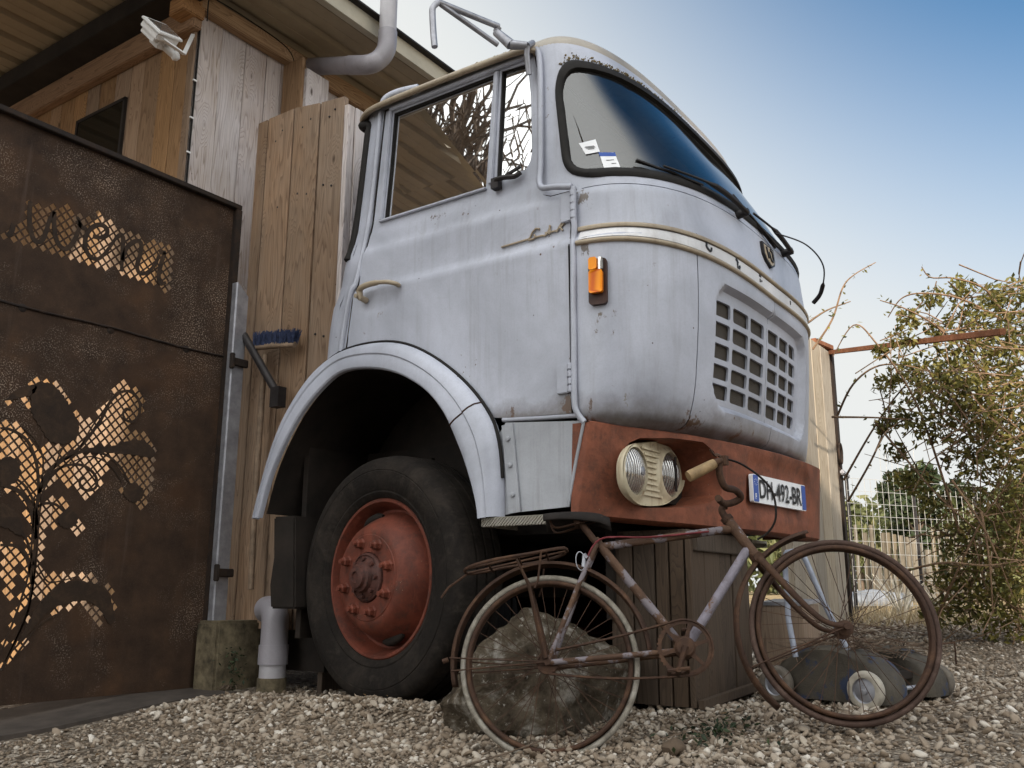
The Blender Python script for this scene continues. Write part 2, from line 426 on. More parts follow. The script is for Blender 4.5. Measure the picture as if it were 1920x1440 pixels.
M['paint_low'] = m_paint('sooty_grey_paint', (.33, .34, .37), (.08, .065, .05), .7)
M['cream'] = m_paint('cream_trim_paint', (.36, .29, .205), (.12, .075, .04), .7)
M['strip'] = m_paint('pale_belt_paint', (.66, .65, .66), (.16, .10, .05), .35)
M['oxide'] = m_rustpaint('red_oxide_paint', (.205, .066, .035), (.065, .030, .019), .7, 7)
M['wheelred'] = m_rustpaint('wheel_red_paint', (.155, .040, .023), (.045, .026, .02), .75, 8)
M['hubred'] = m_rustpaint('greasy_hub_paint', (.085, .032, .024), (.018, .013, .012), 1.0, 16)
M['black_rubber'] = simple('perished_black_rubber', (.010, .008, .007), .75, 0, .4, 25)
t = NT('dusty_tyre_rubber')
_d = t.ramp(t.noise(5, 7, .75, dist=.8), [(.45, 0.), (.75, 1.)]); _s = t.ramp(t.noise(1., 5, .7, t.vec((3, 22, 22))), [(.55, 0.), (.8, 1.)])
c = t.mix(t.math('MULTIPLY', _d, .75), (.012, .0095, .008), (.045, .035, .028)); c = t.mix(t.math('MULTIPLY', _s, .35), c, (.085, .07, .055))
M['tyre'] = t.pbr(c, .9, 0, t.bump(t.math('ADD', t.noise(55, 5, .7), t.math('MULTIPLY', t.voro(38, feature='DISTANCE_TO_EDGE'), 2.)), .35, .004), .2)
M['dark'] = simple('near_black_brown', (.018, .013, .010), .85, 0, .5, 6, .2)  # near black; stands in for deep shade under the cab
M['black_metal'] = simple('black_metal', (.028, .024, .024), .5, .3, .3, 20)
M['inside'] = simple('cab_lining', (.50, .39, .24), .8, 0, .2, 5)
M['lampbase'] = simple('lamp_base', (.050, .022, .016), .5, 0, .4, 20)
M['headlining'] = simple('brown_headlining', (.15, .095, .06), .8, 0, .35, 5)
M['seat'] = simple('brown_seat_vinyl', (.08, .05, .03), .6, 0, .3, 8)
M['steel'] = simple('galvanised_steel', (.34, .34, .37), .45, .6, .3, 14, .1)
M['tread'] = None
M['gate'] = None

def glass(name, refl, tint=(.80, .80, .78), dust=.06, ior=1.6):
    t = NT(name)
    fr = t.n('Fresnel', IOR=ior); f = t.math('ADD', t.math('MULTIPLY', fr.outputs[0], 1.0), refl, True)
    tr = t.n('BsdfTransparent', Color=tint); gl = t.n('BsdfGlossy', Roughness=.015); df = t.n('BsdfDiffuse', Color=(.45, .42, .40))
    m1 = t.n('MixShader'); t.set(m1.inputs[0], f); t.t.links.new(tr.outputs[0], m1.inputs[1]); t.t.links.new(gl.outputs[0], m1.inputs[2])
    dz = t.math('MULTIPLY', t.ramp(t.noise(4, 6, .7), [(.3, .2), (.7, 1.)]), dust)
    m2 = t.n('MixShader'); t.set(m2.inputs[0], dz); t.t.links.new(m1.outputs[0], m2.inputs[1]); t.t.links.new(df.outputs[0], m2.inputs[2])
    t.t.links.new(m2.outputs[0], t.out.inputs[0]); return t.m
M['glass_side'] = glass('side_glass', .20, dust=.05)
M['glass_front'] = glass('windscreen_glass', .0, (.60, .54, .52), .03, 2.15)
M['lens'] = None
def m_lens(name, col, rib=False):
    t = NT(name)
    nrm = None
    if rib:
        wv = t.n('TexWave', Scale=24.0, Distortion=.6, _bands_direction='X'); t.set(wv.inputs['Vector'], t.obj); nrm = t.bump(wv.outputs[1], .8, .006)
    return t.pbr(col, .12, .0, nrm, .8, Coat__Weight=.6)
t = NT('amber_plastic')
wv = t.n('TexWave', Scale=38.0, Distortion=.2, _bands_direction='X'); t.set(wv.inputs['Vector'], t.obj)
M['amber'] = t.pbr(t.mix(wv.outputs[1], (.60, .11, .004), (.95, .32, .012)), .35, 0, t.bump(wv.outputs[1], .5, .004), .25)
M['white_plastic'] = simple('white_plastic', (.72, .71, .70), .35, 0, .12, 10)
M['bezel'] = m_paint('yellowed_bezel', (.60, .52, .37), (.20, .11, .04), 1.2)
def refl_mat():
    t = NT('headlamp_glass')
    wv = t.n('TexWave', Scale=26.0, Distortion=.4, _bands_direction='X'); t.set(wv.inputs['Vector'], t.obj)
    return t.pbr(t.mix(wv.outputs[1], (.30, .29, .28), (.62, .60, .58)), .10, .75, t.bump(wv.outputs[1], .7, .006), .8, Coat__Weight=.8)
M['headlamp'] = refl_mat()
t = NT('chequer_plate')
wv = t.n('TexWave', Scale=46.0, Distortion=.0, _bands_direction='DIAGONAL'); t.set(wv.inputs['Vector'], t.obj)
M['tread'] = t.pbr(t.mix(t.noise(30, 5), (.34, .30, .24), (.50, .47, .42)), .5, .3, t.bump(wv.outputs[1], .9, .01))

# rusty gate sheet: dark scale, orange bloom and pale salt speckle in clouds
t = NT('rusted_sheet_steel')
lo = t.noise(1.5, 5, .65, dist=.7); hi = t.noise(165, 1, .5); mid = t.noise(7, 7, .7)
c = t.ramp(mid, [(.3, (.025, .015, .010)), (.55, (.050, .029, .018)), (.8, (.085, .046, .025))])
c = t.mix(t.math('MULTIPLY', t.ramp(t.noise(2.3, 4, .6, t.vec((1, 1, 1), off=(4, 2, 7))), [(.54, 0.), (.74, 1.)]), .45), c, (.10, .046, .020))
sp = t.math('MULTIPLY', t.ramp(hi, [(.55, 0.), (.63, 1.)]), t.ramp(lo, [(.49, .03), (.66, 1.)]))
c = t.mix(t.math('MULTIPLY', sp, .8), c, (.36, .28, .22))
st = t.math('MULTIPLY', t.ramp(t.noise(1., 5, .7, t.vec((14, 14, .8))), [(.60, 0.), (.78, 1.)]), .35)
c = t.mix(st, c, (.14, .10, .08))
M['gate'] = t.pbr(c, .8, 0, t.bump(mid, .18, .003), .2)
M['gate_dark'] = m_rust('rusted_gate_frame', (.012, .009, .008), (.022, .014, .010), (.05, .026, .014))
M['rust'] = m_rust('bicycle_rust', (.020, .010, .007), (.048, .023, .013), (.11, .055, .028))
M['rustframe'] = m_rust('flaking_bicycle_paint', (.032, .017, .011), (.080, .043, .026), (.13, .072, .041), (.17, .148, .160), .34, 13)
M['bluframe'] = m_rust('lilac_bicycle_paint', (.11, .09, .092), (.20, .18, .21), (.27, .25, .30), (.12, .06, .03), .1, 20)
M['rustbar'] = m_rust('rust_red_steel', (.10, .040, .020), (.22, .085, .040), (.34, .15, .08))
M['whitetyre'] = m_rust('perished_white_tyre', (.06, .05, .04), (.22, .195, .16), (.44, .41, .36), None, 0, 14)
M['browntyre'] = m_rust('rusty_brown_tyre', (.030, .017, .012), (.060, .034, .025), (.12, .078, .062))
M['wood_grey'] = m_wood('weathered_skylit_boards', (.58, .49, .44), (.22, .15, .105), 2, (.62, .58, .60), .7, 22)  # weathered shed front; also painted on the skylit faces of post and wall
M['wood_tan'] = m_wood('tan_boards', (.31, .20, .125), (.12, .066, .036), 2, (.27, .22, .175), .5, 24)
M['wood_orange'] = m_wood('orange_boards', (.35, .22, .125), (.17, .095, .048), 2, None, 0, 22)
M['wood_beam'] = m_wood('orange_beam', (.36, .20, .095), (.17, .085, .038), 1, None, 0, 22)
M['wood_beamx'] = m_wood('brown_beam', (.40, .25, .13), (.16, .085, .04), 0, None, 0, 30)
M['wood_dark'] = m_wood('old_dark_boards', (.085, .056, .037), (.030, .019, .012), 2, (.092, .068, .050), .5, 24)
M['wood_pale'] = m_wood('pale_board', (.44, .375, .29), (.25, .19, .13), 2, None, 0, 18)
M['wood_stake'] = m_wood('bleached_stakes', (.17, .14, .10), (.07, .055, .038), 2, None, 0, 10, False)
M['roofsheet'] = simple('roof_sheet', (.33, .27, .19), .55, .1, .15, 3)
M['rooftrim'] = simple('roof_trim', (.42, .38, .30), .5, .1, .15, 4)
M['rafter'] = simple('dark_rafter', (.022, .017, .014), .8, 0, .4, 6)
M['pvc'] = m_paint('grey_pvc', (.30, .28, .305), (.12, .09, .07), .45)
M['pvc_white'] = m_paint('white_pvc', (.42, .40, .42), (.12, .09, .07), .6)
M['concrete'] = simple('mossy_concrete', (.125, .10, .062), .9, 0, .7, 14, .6)
M['slab'] = simple('concrete_slab', (.060, .048, .040), .9, 0, .35, 9, .3)
M['darkglass'] = simple('dark_window_glass', (.010, .010, .008), .05, 0, .3, 3, 0)
M['blue_bristle'] = simple('blue_bristle', (.025, .034, .075), .8, 0, .6, 60)
M['broomwood'] = simple('broom_wood', (.20, .14, .095), .7, 0, .35, 20)
M['lightblue'] = simple('pale_blue_paint', (.27, .29, .35), .4, .1, .25, 20)
M['mower'] = m_rust('worn_mower_shell', (.030, .024, .018), (.062, .052, .040), (.11, .092, .068), (.030, .040, .075), .24, 9)
M['darktyre'] = simple('dark_mower_tyre', (.13, .11, .09), .8, 0, .4, 14)
M['mowertyre'] = simple('off_white_tyre', (.40, .36, .30), .7, 0, .3, 14)
M['bark'] = simple('grey_bark', (.12, .085, .06), .9, 0, .5, 20, .5)
M['cane'] = simple('bramble_cane', (.20, .125, .075), .8, 0, .5, 30)
M['drytwig'] = simple('bleached_twig', (.62, .56, .46), .8, 0, .3, 30)
M['wire'] = simple('bright_wire', (.55, .53, .50), .4, .6, .15, 10)
M['skin'] = simple('black_saddle', (.014, .010, .008), .85, 0, .4, 14)
M['redcable'] = simple('red_cable', (.16, .03, .035), .5, 0, .3, 20)
M['plate_white'] = simple('plate_white', (.78, .78, .80), .35, 0, .06, 14)
M['plate_blue'] = simple('plate_blue', (.02, .07, .32), .35, 0, .1, 14)
M['ink'] = simple('black_ink', (.012, .012, .014), .5, 0, .1, 10)
M['roofmoss'] = simple('roof_moss', (.16, .12, .06), .95, 0, .7, 30, .6)
M['barn'] = simple('barn_render', (.22, .17, .12), .9, 0, .2, 2)
M['barnroof'] = simple('barn_tiles', (.22, .10, .06), .85, 0, .4, 5)

def m_rock(name, a, b, c2, scale=6):
    t = NT(name)
    c = t.ramp(t.noise(scale, 8, .72, dist=.4), [(.32, a), (.52, b), (.74, c2)])
    c = t.mix(t.ramp(t.noise(scale * 5, 5, .7), [(.6, 0.), (.72, .7)]), c, [min(1, q * 1.5) for q in c2])
    return t.pbr(c, .9, 0, t.bump(t.math('ADD', t.noise(scale * 6, 8, .75), t.math('MULTIPLY', t.voro(scale * 2.5), 1.2)), .9, .03), .2)
M['rock'] = m_rock('lichened_boulder', (.034, .023, .014), (.135, .105, .072), (.62, .58, .52), 9)
t = NT('gravel_stone')
a = t.attr(); sep = t.n('SeparateColor'); t.set(sep.inputs[0], a.outputs['Color'])
c = t.ramp(sep.outputs[0], [(0., (.06, .043, .032)), (.25, (.15, .114, .083)), (.55, (.285, .23, .178)), (.8, (.42, .365, .30)), (1., (.76, .71, .64))])
c = t.mix(t.math('MULTIPLY', t.noise(60, 4, .7), .5), c, (.22, .155, .10))
M['stone'] = t.pbr(c, .9, 0, t.bump(t.noise(110, 4, .7), .4, .004), .2)
t = NT('gravel_bed')
vc = t.n('TexVoronoi', Scale=46.0); t.set(vc.inputs['Vector'], t.obj)
sp = t.n('SeparateColor'); t.set(sp.inputs[0], vc.outputs['Color'])
vc2 = t.n('TexVoronoi', Scale=105.0); t.set(vc2.inputs['Vector'], t.obj)
sp2 = t.n('SeparateColor'); t.set(sp2.inputs[0], vc2.outputs['Color'])
st_ = [(0., (.05, .037, .028)), (.35, (.13, .098, .07)), (.7, (.24, .193, .147)), (1., (.46, .40, .33))]
c = t.mix(t.ramp(t.noise(1.6, 4, .6), [(.4, 0.), (.6, 1.)]), t.ramp(sp.outputs[0], st_), t.ramp(sp2.outputs[0], st_))
c = t.mix(t.ramp(t.noise(2.3, 6, .7), [(.45, 0.), (.7, .55)]), c, (.13, .09, .058))
h = t.math('ADD', t.math('MULTIPLY', vc.outputs['Distance'], -1.0), t.math('MULTIPLY', vc2.outputs['Distance'], -.5))
M['ground'] = t.pbr(c, .95, 0, t.bump(h, 1.0, .02), .15)
t = NT('dry_meadow')
c = t.ramp(t.noise(1.3, 8, .75), [(.3, (.12, .09, .045)), (.5, (.34, .25, .14)), (.7, (.52, .41, .26))])
M['meadow'] = t.pbr(c, .95, 0, t.bump(t.noise(12, 6, .7), .8, .1), .1)
def m_leaf(name, stops, trans=.35):
    t = NT(name); a = t.attr(); sep = t.n('SeparateColor'); t.set(sep.inputs[0], a.outputs['Color'])
    c = t.ramp(sep.outputs[0], stops)
    df = t.n('BsdfPrincipled', Roughness=.55); t.set(df.inputs['Base Color'], c); df.inputs['Specular IOR Level'].default_value = .3
    tl = t.n('BsdfTranslucent'); t.set(tl.inputs[0], c)
    mx = t.n('MixShader'); mx.inputs[0].default_value = trans
    t.t.links.new(df.outputs[0], mx.inputs[1]); t.t.links.new(tl.outputs[0], mx.inputs[2]); t.t.links.new(mx.outputs[0], t.out.inputs[0]); return t.m
M['bramble_leaf'] = m_leaf('bramble_leaf', [(0., (.055, .052, .017)), (.40, (.15, .145, .04)), (.72, (.28, .24, .065)), (.92, (.30, .20, .09)), (1., (.50, .48, .06))], .45)
M['fir_leaf'] = m_leaf('evergreen_leaf', [(0., (.015, .022, .010)), (.6, (.035, .05, .018)), (1., (.09, .10, .04))], .2)
M['wood_leaf'] = m_leaf('far_leaf', [(0., (.05, .06, .02)), (.5, (.12, .13, .05)), (1., (.26, .24, .11))], .3)
M['ivy'] = m_leaf('dark_ivy_leaf', [(0., (.010, .016, .008)), (.6, (.022, .035, .014)), (1., (.05, .07, .025))], .2)

# ================================================================== GROUND
def sstep(a, b, x):
    t = np.clip((x - a) / (b - a), 0, 1); return t * t * (3 - 2 * t)
def ground_z(x, y):
    x = np.asarray(x, float); y = np.asarray(y, float)
    z = .005 + .062 * np.clip(x, -3, 4.2) + .012 * np.clip(x - 4.2, 0, 30)
    z = z + .070 * np.exp(-((x - .25) ** 2 + (y + .95) ** 2) / .7)
    z = z + .075 * np.exp(-((x + .12) ** 2 / .05 + (y - .85) ** 2 / .25))
    z = z + .03 * np.exp(-((x + .25) ** 2 + (y - 1.7) ** 2) / .35)
    z = z + .010 * np.sin(3.1 * x + 1.3) * np.cos(2.7 * y) + .006 * np.sin(7.3 * x + 2 * y)
    return z
def build_ground():
    mb = MB()
    xs = np.r_[-40, -20, -12, np.arange(-7, 12, .12), np.linspace(12.5, 30, 20), 45, 80, 200, 600]
    ys = np.r_[-600, -200, -60, -30, -15, np.arange(-7, 9, .12), np.linspace(9.5, 40, 24), 80, 200, 600]
    X, Y = np.meshgrid(xs, ys, indexing='ij'); Z = ground_z(X, Y)
    n = len(ys)
    mb.add(np.stack([X.ravel(), Y.ravel(), Z.ravel()], 1), [(i * n + j, (i + 1) * n + j, (i + 1) * n + j + 1, i * n + j + 1) for i in range(len(xs) - 1) for j in range(n - 1)])
    o = mb.build('ground', M['ground'], smooth=60); tag(o, 'gravel yard of pale crushed limestone sloping up to the right', 'ground', kind='structure')
    # meadow beyond the yard
    mb = MB(); xs = np.r_[np.linspace(6.4, 30, 30), 60, 200, 600]; ys = np.r_[-300, -60, np.linspace(-12, 14, 30), 60, 300]
    X, Y = np.meshgrid(xs, ys, indexing='ij'); Z = ground_z(X, Y) + .03 + .05 * np.sin(X * 1.7 + Y) * np.exp(-(X - 8) ** 2 / 30)
    n = len(ys)
    mb.add(np.stack([X.ravel(), Y.ravel(), Z.ravel()], 1), [(i * n + j, (i + 1) * n + j, (i + 1) * n + j + 1, i * n + j + 1) for i in range(len(xs) - 1) for j in range(n - 1)])
    o = mb.build('meadow', M['meadow'], smooth=60); tag(o, 'dry sunlit grass behind the wire fence', 'meadow', kind='structure')
build_ground()
def stones():
    protos = []
    for k in range(14):
        bm = bmesh.new(); bmesh.ops.create_icosphere(bm, subdivisions=1 if k < 9 else 2, radius=1)
        sx, sy, sz = rng.uniform(.75, 1.2), rng.uniform(.6, 1.0), rng.uniform(.38, .75)
        for _ in range(5):      # knock flats off it
            nn = Vector(rng.normal(size=3)).normalized(); dd = rng.uniform(.45, .8)
            for v in bm.verts:
                q = v.co.dot(nn)
                if q > dd: v.co -= nn * (q - dd)
        for v in bm.verts: v.co = Vector((v.co.x * sx, v.co.y * sy, v.co.z * sz)) * rng.uniform(.92, 1.08)
        bm.verts.ensure_lookup_table()
        protos.append((np.array([v.co[:] for v in bm.verts]), np.array([[v.index for v in f.verts] for f in bm.faces]))); bm.free()
    X = []; 
    def scat(n, x0, x1, y0, y1, smin, smax):
        x = rng.uniform(x0, x1, n); y = rng.uniform(y0, y1, n)
        return np.stack([x, y, smin * (smax / smin) ** (rng.random(n) ** 2.2)], 1)
    A = np.concatenate([scat(15000, -2.0, 1.8, -1.6, .9, .004, .012), scat(7500, -1.3, 1.2, -.9, 1.2, .007, .019), scat(6500, -1.2, .35, .2, 1.9, .008, .020), scat(5200, -.6, 2.2, -1.7, .3, .009, .023),
                        scat(9000, 1.2, 4.2, -2.2, 1.2, .007, .018), scat(5000, 3.4, 6.6, -2.5, 2.5, .012, .026)])
    # only where the camera (or a step aside) can see
    dx = A[:, 0] - CAM[0]; dy = A[:, 1] - CAM[1]; ang = np.arctan2(dy, dx)
    k = (ang > R_(-8)) & (ang < R_(70)) & (np.hypot(dx, dy) > 1.0) & ~((A[:, 1] > 1.75) & (A[:, 0] < .6))
    leftfine = (A[:, 0] < -.55) & (A[:, 2] > .010) & (rng.random(len(A)) < .8)
    A = A[k & ~leftfine]
    V = []; F = []; Cc = []; b = 0
    for i, (x, y, s_) in enumerate(A):
        pv, pf = protos[int(rng.integers(9 if s_ < .014 else 14))]
        a, b_, c_ = rng.uniform(0, 6.28), rng.normal(0, .35), rng.normal(0, .35)
        ca, sa = math.cos(a), math.sin(a)
        q = pv * s_; z = q[:, 2] + b_ * q[:, 0] + c_ * q[:, 1]
        q = np.stack([q[:, 0] * ca - q[:, 1] * sa + x, q[:, 0] * sa + q[:, 1] * ca + y, z + float(ground_z(x, y)) + s_ * rng.uniform(.0, .45)], 1)
        V.append(q); F.append(pf + b); b += len(q); g = rng.beta(2.2, 2.0) if s_ < .014 else rng.beta(3, 2)
        Cc.append(np.tile([g, rng.random(), 0, 1], (len(q), 1)))
    V = np.concatenate(V); F = np.concatenate(F); Cc = np.concatenate(Cc)
    me = bpy.data.meshes.new('gravel'); me.vertices.add(len(V)); me.vertices.foreach_set('co', V.ravel())
    me.loops.add(F.size); me.loops.foreach_set('vertex_index', F.ravel()); me.polygons.add(len(F))
    me.polygons.foreach_set('loop_start', np.arange(0, F.size, 3)); me.polygons.foreach_set('loop_total', np.full(len(F), 3))
    me.update(calc_edges=True); at = me.attributes.new('rnd', 'FLOAT_COLOR', 'POINT'); at.data.foreach_set('color', Cc.ravel())
    me.materials.append(M['stone']); o = bpy.data.objects.new('gravel', me); COL.objects.link(o)
    tag(o, 'loose pale angular gravel spread over the yard', 'gravel', kind='stuff')
stones()

# ================================================================== TRUCK
TW = 1.91; HX = TW / 2
cF = mono([1.05, 1.09, 1.2, 1.755, 1.96, 2.05, 2.2, 2.62, 2.70], [.03, 0, 0, 0, 0, .062, .098, .18, .205])
DF = mono([1.05, 1.09, 1.2, 1.755, 1.96, 2.05, 2.2, 2.62, 2.70], [.33, .362, .385, .425, .406, .440, .400, .255, .25])
sx_ = mono([1.05, 1.09, 1.13, 1.70, 1.752, 1.772, 1.80, 1.925, 1.945, 1.965, 2.03, 2.06, 2.66], [.03, .004, 0, -.008, -.010, .006, .011, .008, .010, .022, .032, .038, .05])
yr_ = mono([1.0, 1.1, 1.55, 1.94, 2.66], [1.26, 1.25, 1.235, 1.165, 1.10])
nF = mono([1.05, 1.09, 1.25, 1.6, 2.7], [2.5, 2.6, 2.9, 3, 3]); mF = mono([1.05, 1.09, 1.25, 1.5, 1.755, 1.97, 2.1, 2.62], [.52, .50, .43, .40, .40, .46, .46, .40])
def yfront(x, z):
    q = min(1, abs(x - HX) / HX); return cF(z) - DF(z) * (max(1 - q ** nF(z), 0) ** mF(z) if x < HX else max(1 - q ** 3, 0) ** .4)
# arc-length table at mid height
_q = np.linspace(0, 1, 4001) ** 3 * HX
_y = np.array([yfront(x, 1.6) for x in _q]); _s = np.r_[0, np.cumsum(np.hypot(np.diff(_q), np.diff(_y)))]
SL = _s[-1]
def x_of_s(s): return float(np.interp(s, _s, _q)) if s <= SL else TW - float(np.interp(2 * SL - s, _s, _q))
def s_of_x(x): return float(np.interp(x, _q, _s)) if x <= HX else 2 * SL - float(np.interp(TW - x, _q, _s))
def front3(x, z, off=0, d=None):
    y = yfront(x, z); k = sx_(z)
    e = 1e-3; tx = np.array([2 * e, yfront(min(TW, x + e), z) - yfront(max(0, x - e), z)])
    nn = np.array([tx[1], -tx[0]]); nn /= np.linalg.norm(nn) + 1e-12          # outward (towards -Y)
    xx = k + x * (TW - 2 * k) / TW
    return (xx + nn[0] * off, y + nn[1] * off, z)
def fs(s, z, off=0):
    return front3(x_of_s(s), z, off)

truck = thing('truck', 'old grey cab-over truck with rust-red bumper and wheel, parked against the plank wall', 'truck', (HX, .9, .05))

# ---- front panel with the grille openings
GZ = [(1.579, 1.518), (1.495, 1.434), (1.411, 1.351), (1.330, 1.273), (1.254, 1.197)]
GX = [(.434, .566), (.590, .737), (.760, .912), (.962, 1.090), (1.107, 1.230), (1.245, 1.350)]
def recess(s, z):
    x = x_of_s(s)
    # inset field with rounded corners
    cx, cz, hx, hz, r = .925, 1.395, .515, .242, .10
    dx = abs(x - cx) - (hx - r); dz = abs(z - cz) - (hz - r)
    dd = math.hypot(max(dx, 0), max(dz, 0)) + min(max(dx, dz), 0) - r
    return -.034 * float(sstep(.003, -.016, dd))
def fgrille(s, z, off=0):
    return fs(s, z, off + recess(s, z))
SEAMS = [.295, 1.615]
def ffront(s, z, off=0):
    o_ = recess(s, z) + off
    x = x_of_s(s)
    return fs(s, z, o_)
holes = []
for i, (x0, x1) in enumerate(GX):
    for j, (z1, z0) in enumerate(GZ):
        r = [.012] * 4
        if i == 0 and j == 0: r[3] = .034
        if i == 0 and j == 4: r[0] = .036
        if i == 5 and j == 0: r[2] = .03
        if i == 5 and j == 4: r[1] = .032
        holes.append(rrect(s_of_x(x0), s_of_x(x1), z0, z1, r, 3))
# open panel gaps: bonnet sides, the split down the grille, the cowl joint
def slit(x, z0, z1, wd, lean=0): s_ = s_of_x(x); s1 = s_of_x(x + lean); return [(s1 - wd / 2, z0), (s1 + wd / 2, z0), (s_ + wd / 2, z1), (s_ - wd / 2, z1)]
holes += [slit(.290, 1.062, 1.80, .0055, .020), slit(1.62, 1.062, 1.80, .0055, -.02), slit(.953, 1.062, 1.186, .004), slit(.946, 1.20, 1.578, .004), slit(.955, 1.60, 1.80, .004)]
holes.append([(.03, 1.9635), (2 * SL - .03, 1.9635), (2 * SL - .03, 1.967), (.03, 1.967)])
# windscreen opening in (s, z)
def ws_outline(g):
    """g > 0 grows outwards"""
    s0 = .046 - g; s1 = 2 * SL - s0
    zb0, zb1, zt0, zt1 = 2.050 - g, 2.040 - g, 2.515 + g, 2.560 + g
    pts = []
    r = .085 + g
    def zb(s): q = (s - SL) / (SL - s0); return zb1 + (zb0 - zb1) * q * q
    def zt(s): q = (s - SL) / (SL - s0); return zt1 + (zt0 - zt1) * q * q
    for k in range(9):
        a = R_(180 + 90 * k / 8); pts.append((s0 + r + r * math.cos(a), zb(s0 + r) + r + r * math.sin(a)))
    for s in np.linspace(s0 + r, s1 - r, 26)[1:-1]: pts.append((s, zb(s)))
    for k in range(9):
        a = R_(270 + 90 * k / 8); pts.append((s1 - r + r * math.cos(a), zb(s1 - r) + r + r * math.sin(a)))
    R2 = .13 + g
    for k in range(9):
        a = R_(0 + 90 * k / 8); pts.append((s1 - R2 + R2 * math.cos(a), zt(s1 - R2) - R2 + R2 * math.sin(a)))
    for s in np.linspace(s1 - R2, s0 + R2, 26)[1:-1]: pts.append((s, zt(s)))
    for k in range(9):
        a = R_(90 + 90 * k / 8); pts.append((s0 + R2 + R2 * math.cos(a), zt(s0 + R2) - R2 + R2 * math.sin(a)))
    return [(SL + (s - SL) * (1 - .050 / SL * min(1, max(0, (z - 2.06) / .42))), z) for s, z in pts]
mb = MB()
patch(mb, [(0, 1.05)] + [(s, 1.05) for s in np.linspace(0, 2 * SL, 60)[1:-1]] + [(2 * SL, 1.05), (2 * SL, 2.66)] + [(s, 2.66) for s in np.linspace(2 * SL, 0, 60)[1:-1]] + [(0, 2.66)],
      holes + [ws_outline(.034)], .0145, ffront, lip=.010)
front = mb.build('front_panel', M['paint_front'], truck, smooth=50)
# the mesh behind the grille
t = NT('grille_mesh')
wv = t.n('TexWave', Scale=66., Distortion=0., _bands_direction='X'); t.set(wv.inputs['Vector'], t.vec((1, 0, 1)))
wz = t.n('TexWave', Scale=66., Distortion=0., _bands_direction='X'); t.set(wz.inputs['Vector'], t.vec((-1, 0, 1)))
wv = t.n('TexWave', Scale=70., _bands_direction='DIAGONAL'); t.set(wv.inputs['Vector'], t.vec((1, 0, 1)))
wz = t.n('TexWave', Scale=70., _bands_direction='DIAGONAL'); t.set(wz.inputs['Vector'], t.vec((-1, 0, 1)))
h = t.math('MAXIMUM', wv.outputs[1], wz.outputs[1])
M['mesh'] = t.pbr(t.mix(t.ramp(h, [(.55, 0.), (.8, 1.)]), (.012, .010, .008), (.10, .08, .06)), .5, .2, t.bump(h, 1., .004))
mb = MB(); patch(mb, rrect(s_of_x(.42), s_of_x(1.365), 1.185, 1.59, .02), [], .03, lambda s, z, o=0: fgrille(s, z, o - .013))
mb.build('grille_mesh', M['mesh'], front, smooth=40)
# belt mouldings round the nose
for zz, r_ in ((1.796, .0), (1.735, -.012)):
    mb = MB(); sec = []
    ss = np.linspace(.012, 2 * SL - .012, 110)
    def zdrop(s): return zz - .022 * (1 - abs(s / SL - 1) ** 1.5) + r_ * 0 - (.012 * (1 - abs(s / SL - 1)) if zz < 1.75 else 0)
    for s in ss:
        z = zdrop(s)
        for dz, do in ((-.009, .0), (-.008, .009), (0, .013), (.008, .009), (.009, .0)): sec.append(fs(s, z + dz, do))
    n5 = 5
    mb.add(sec, [(i * n5 + k, (i + 1) * n5 + k, (i + 1) * n5 + k + 1, i * n5 + k + 1) for i in range(len(ss) - 1) for k in range(4)])
    mb.build('belt_moulding', M['cream'], front, smooth=60)
mb = MB(); patch(mb, [(s, 1.783 - .022 * (1 - abs(s / SL - 1) ** 1.5)) for s in np.linspace(.02, 2 * SL - .02, 80)] + [(s, 1.748 - .022 * (1 - abs(s / SL - 1) ** 1.5) - .012 * (1 - abs(s / SL - 1))) for s in np.linspace(2 * SL - .02, .02, 80)], [], .02, lambda s, z, o=0: fs(s, z, .003))
mb.build('belt_strip', M['strip'], front, smooth=60)
# what is left of the stuck-on letters of the maker's name
def mark(strokes, wd, off=.0055):
    mb = MB()
    for st in strokes: mb.ribbon([(s_of_x(x), z) for x, z in arc_fill(st, 5)] if len(st) > 2 else [(s_of_x(x), z) for x, z in st], wd, lambda s, z, o: fs(s, z, o), .0035, off)
    mb.build('letter_mark', M['ink'], front)
mark([[(.338, 1.773), (.342, 1.758), (.353, 1.746), (.365, 1.742), (.372, 1.748), (.372, 1.758)]], .009)
mark([[(.545, 1.762), (.556, 1.757), (.566, 1.748)], [(.560, 1.753), (.560, 1.738)], [(.556, 1.731), (.580, 1.731)], [(.577, 1.742), (.580, 1.732)]], .010)
mark([[(.770, 1.757), (.790, 1.757)], [(.779, 1.744), (.779, 1.730)], [(.795, 1.742), (.799, 1.736)]], .008)
mark([[(1.16, 1.752), (1.163, 1.735)]], .008)
# shield badge
def shield(g): 
    cx, zc = .930, 1.892
    p = [(-.062, .045), (.062, .045), (.062, -.005), (.045, -.030), (.0, -.050), (-.045, -.030), (-.062, -.005)]
    return [(s_of_x(cx + x * (1 + g)), zc + z * (1 + g)) for x, z in p]
mb = MB(); mb.prism(shield(.12), lambda s, z, o: fs(s, z, o), -.004, .012)
bd = mb.build('shield_badge', M['black_metal'], front, smooth=30)
mb = MB(); mb.prism(shield(-.08), lambda s, z, o: fs(s, z, o), .010, .014)
mb.build('badge_face', M['cream'], bd)
mb = MB()
for st in ([(.893, 1.925), (.905, 1.875), (.920, 1.905), (.935, 1.868)], [(.940, 1.925), (.962, 1.920), (.966, 1.885), (.945, 1.868)]):
    mb.ribbon([(s_of_x(x), z) for x, z in st], .010, lambda s, z, o: fs(s, z, o), .012, .019)
mb.build('badge_relief', M['black_metal'], bd)

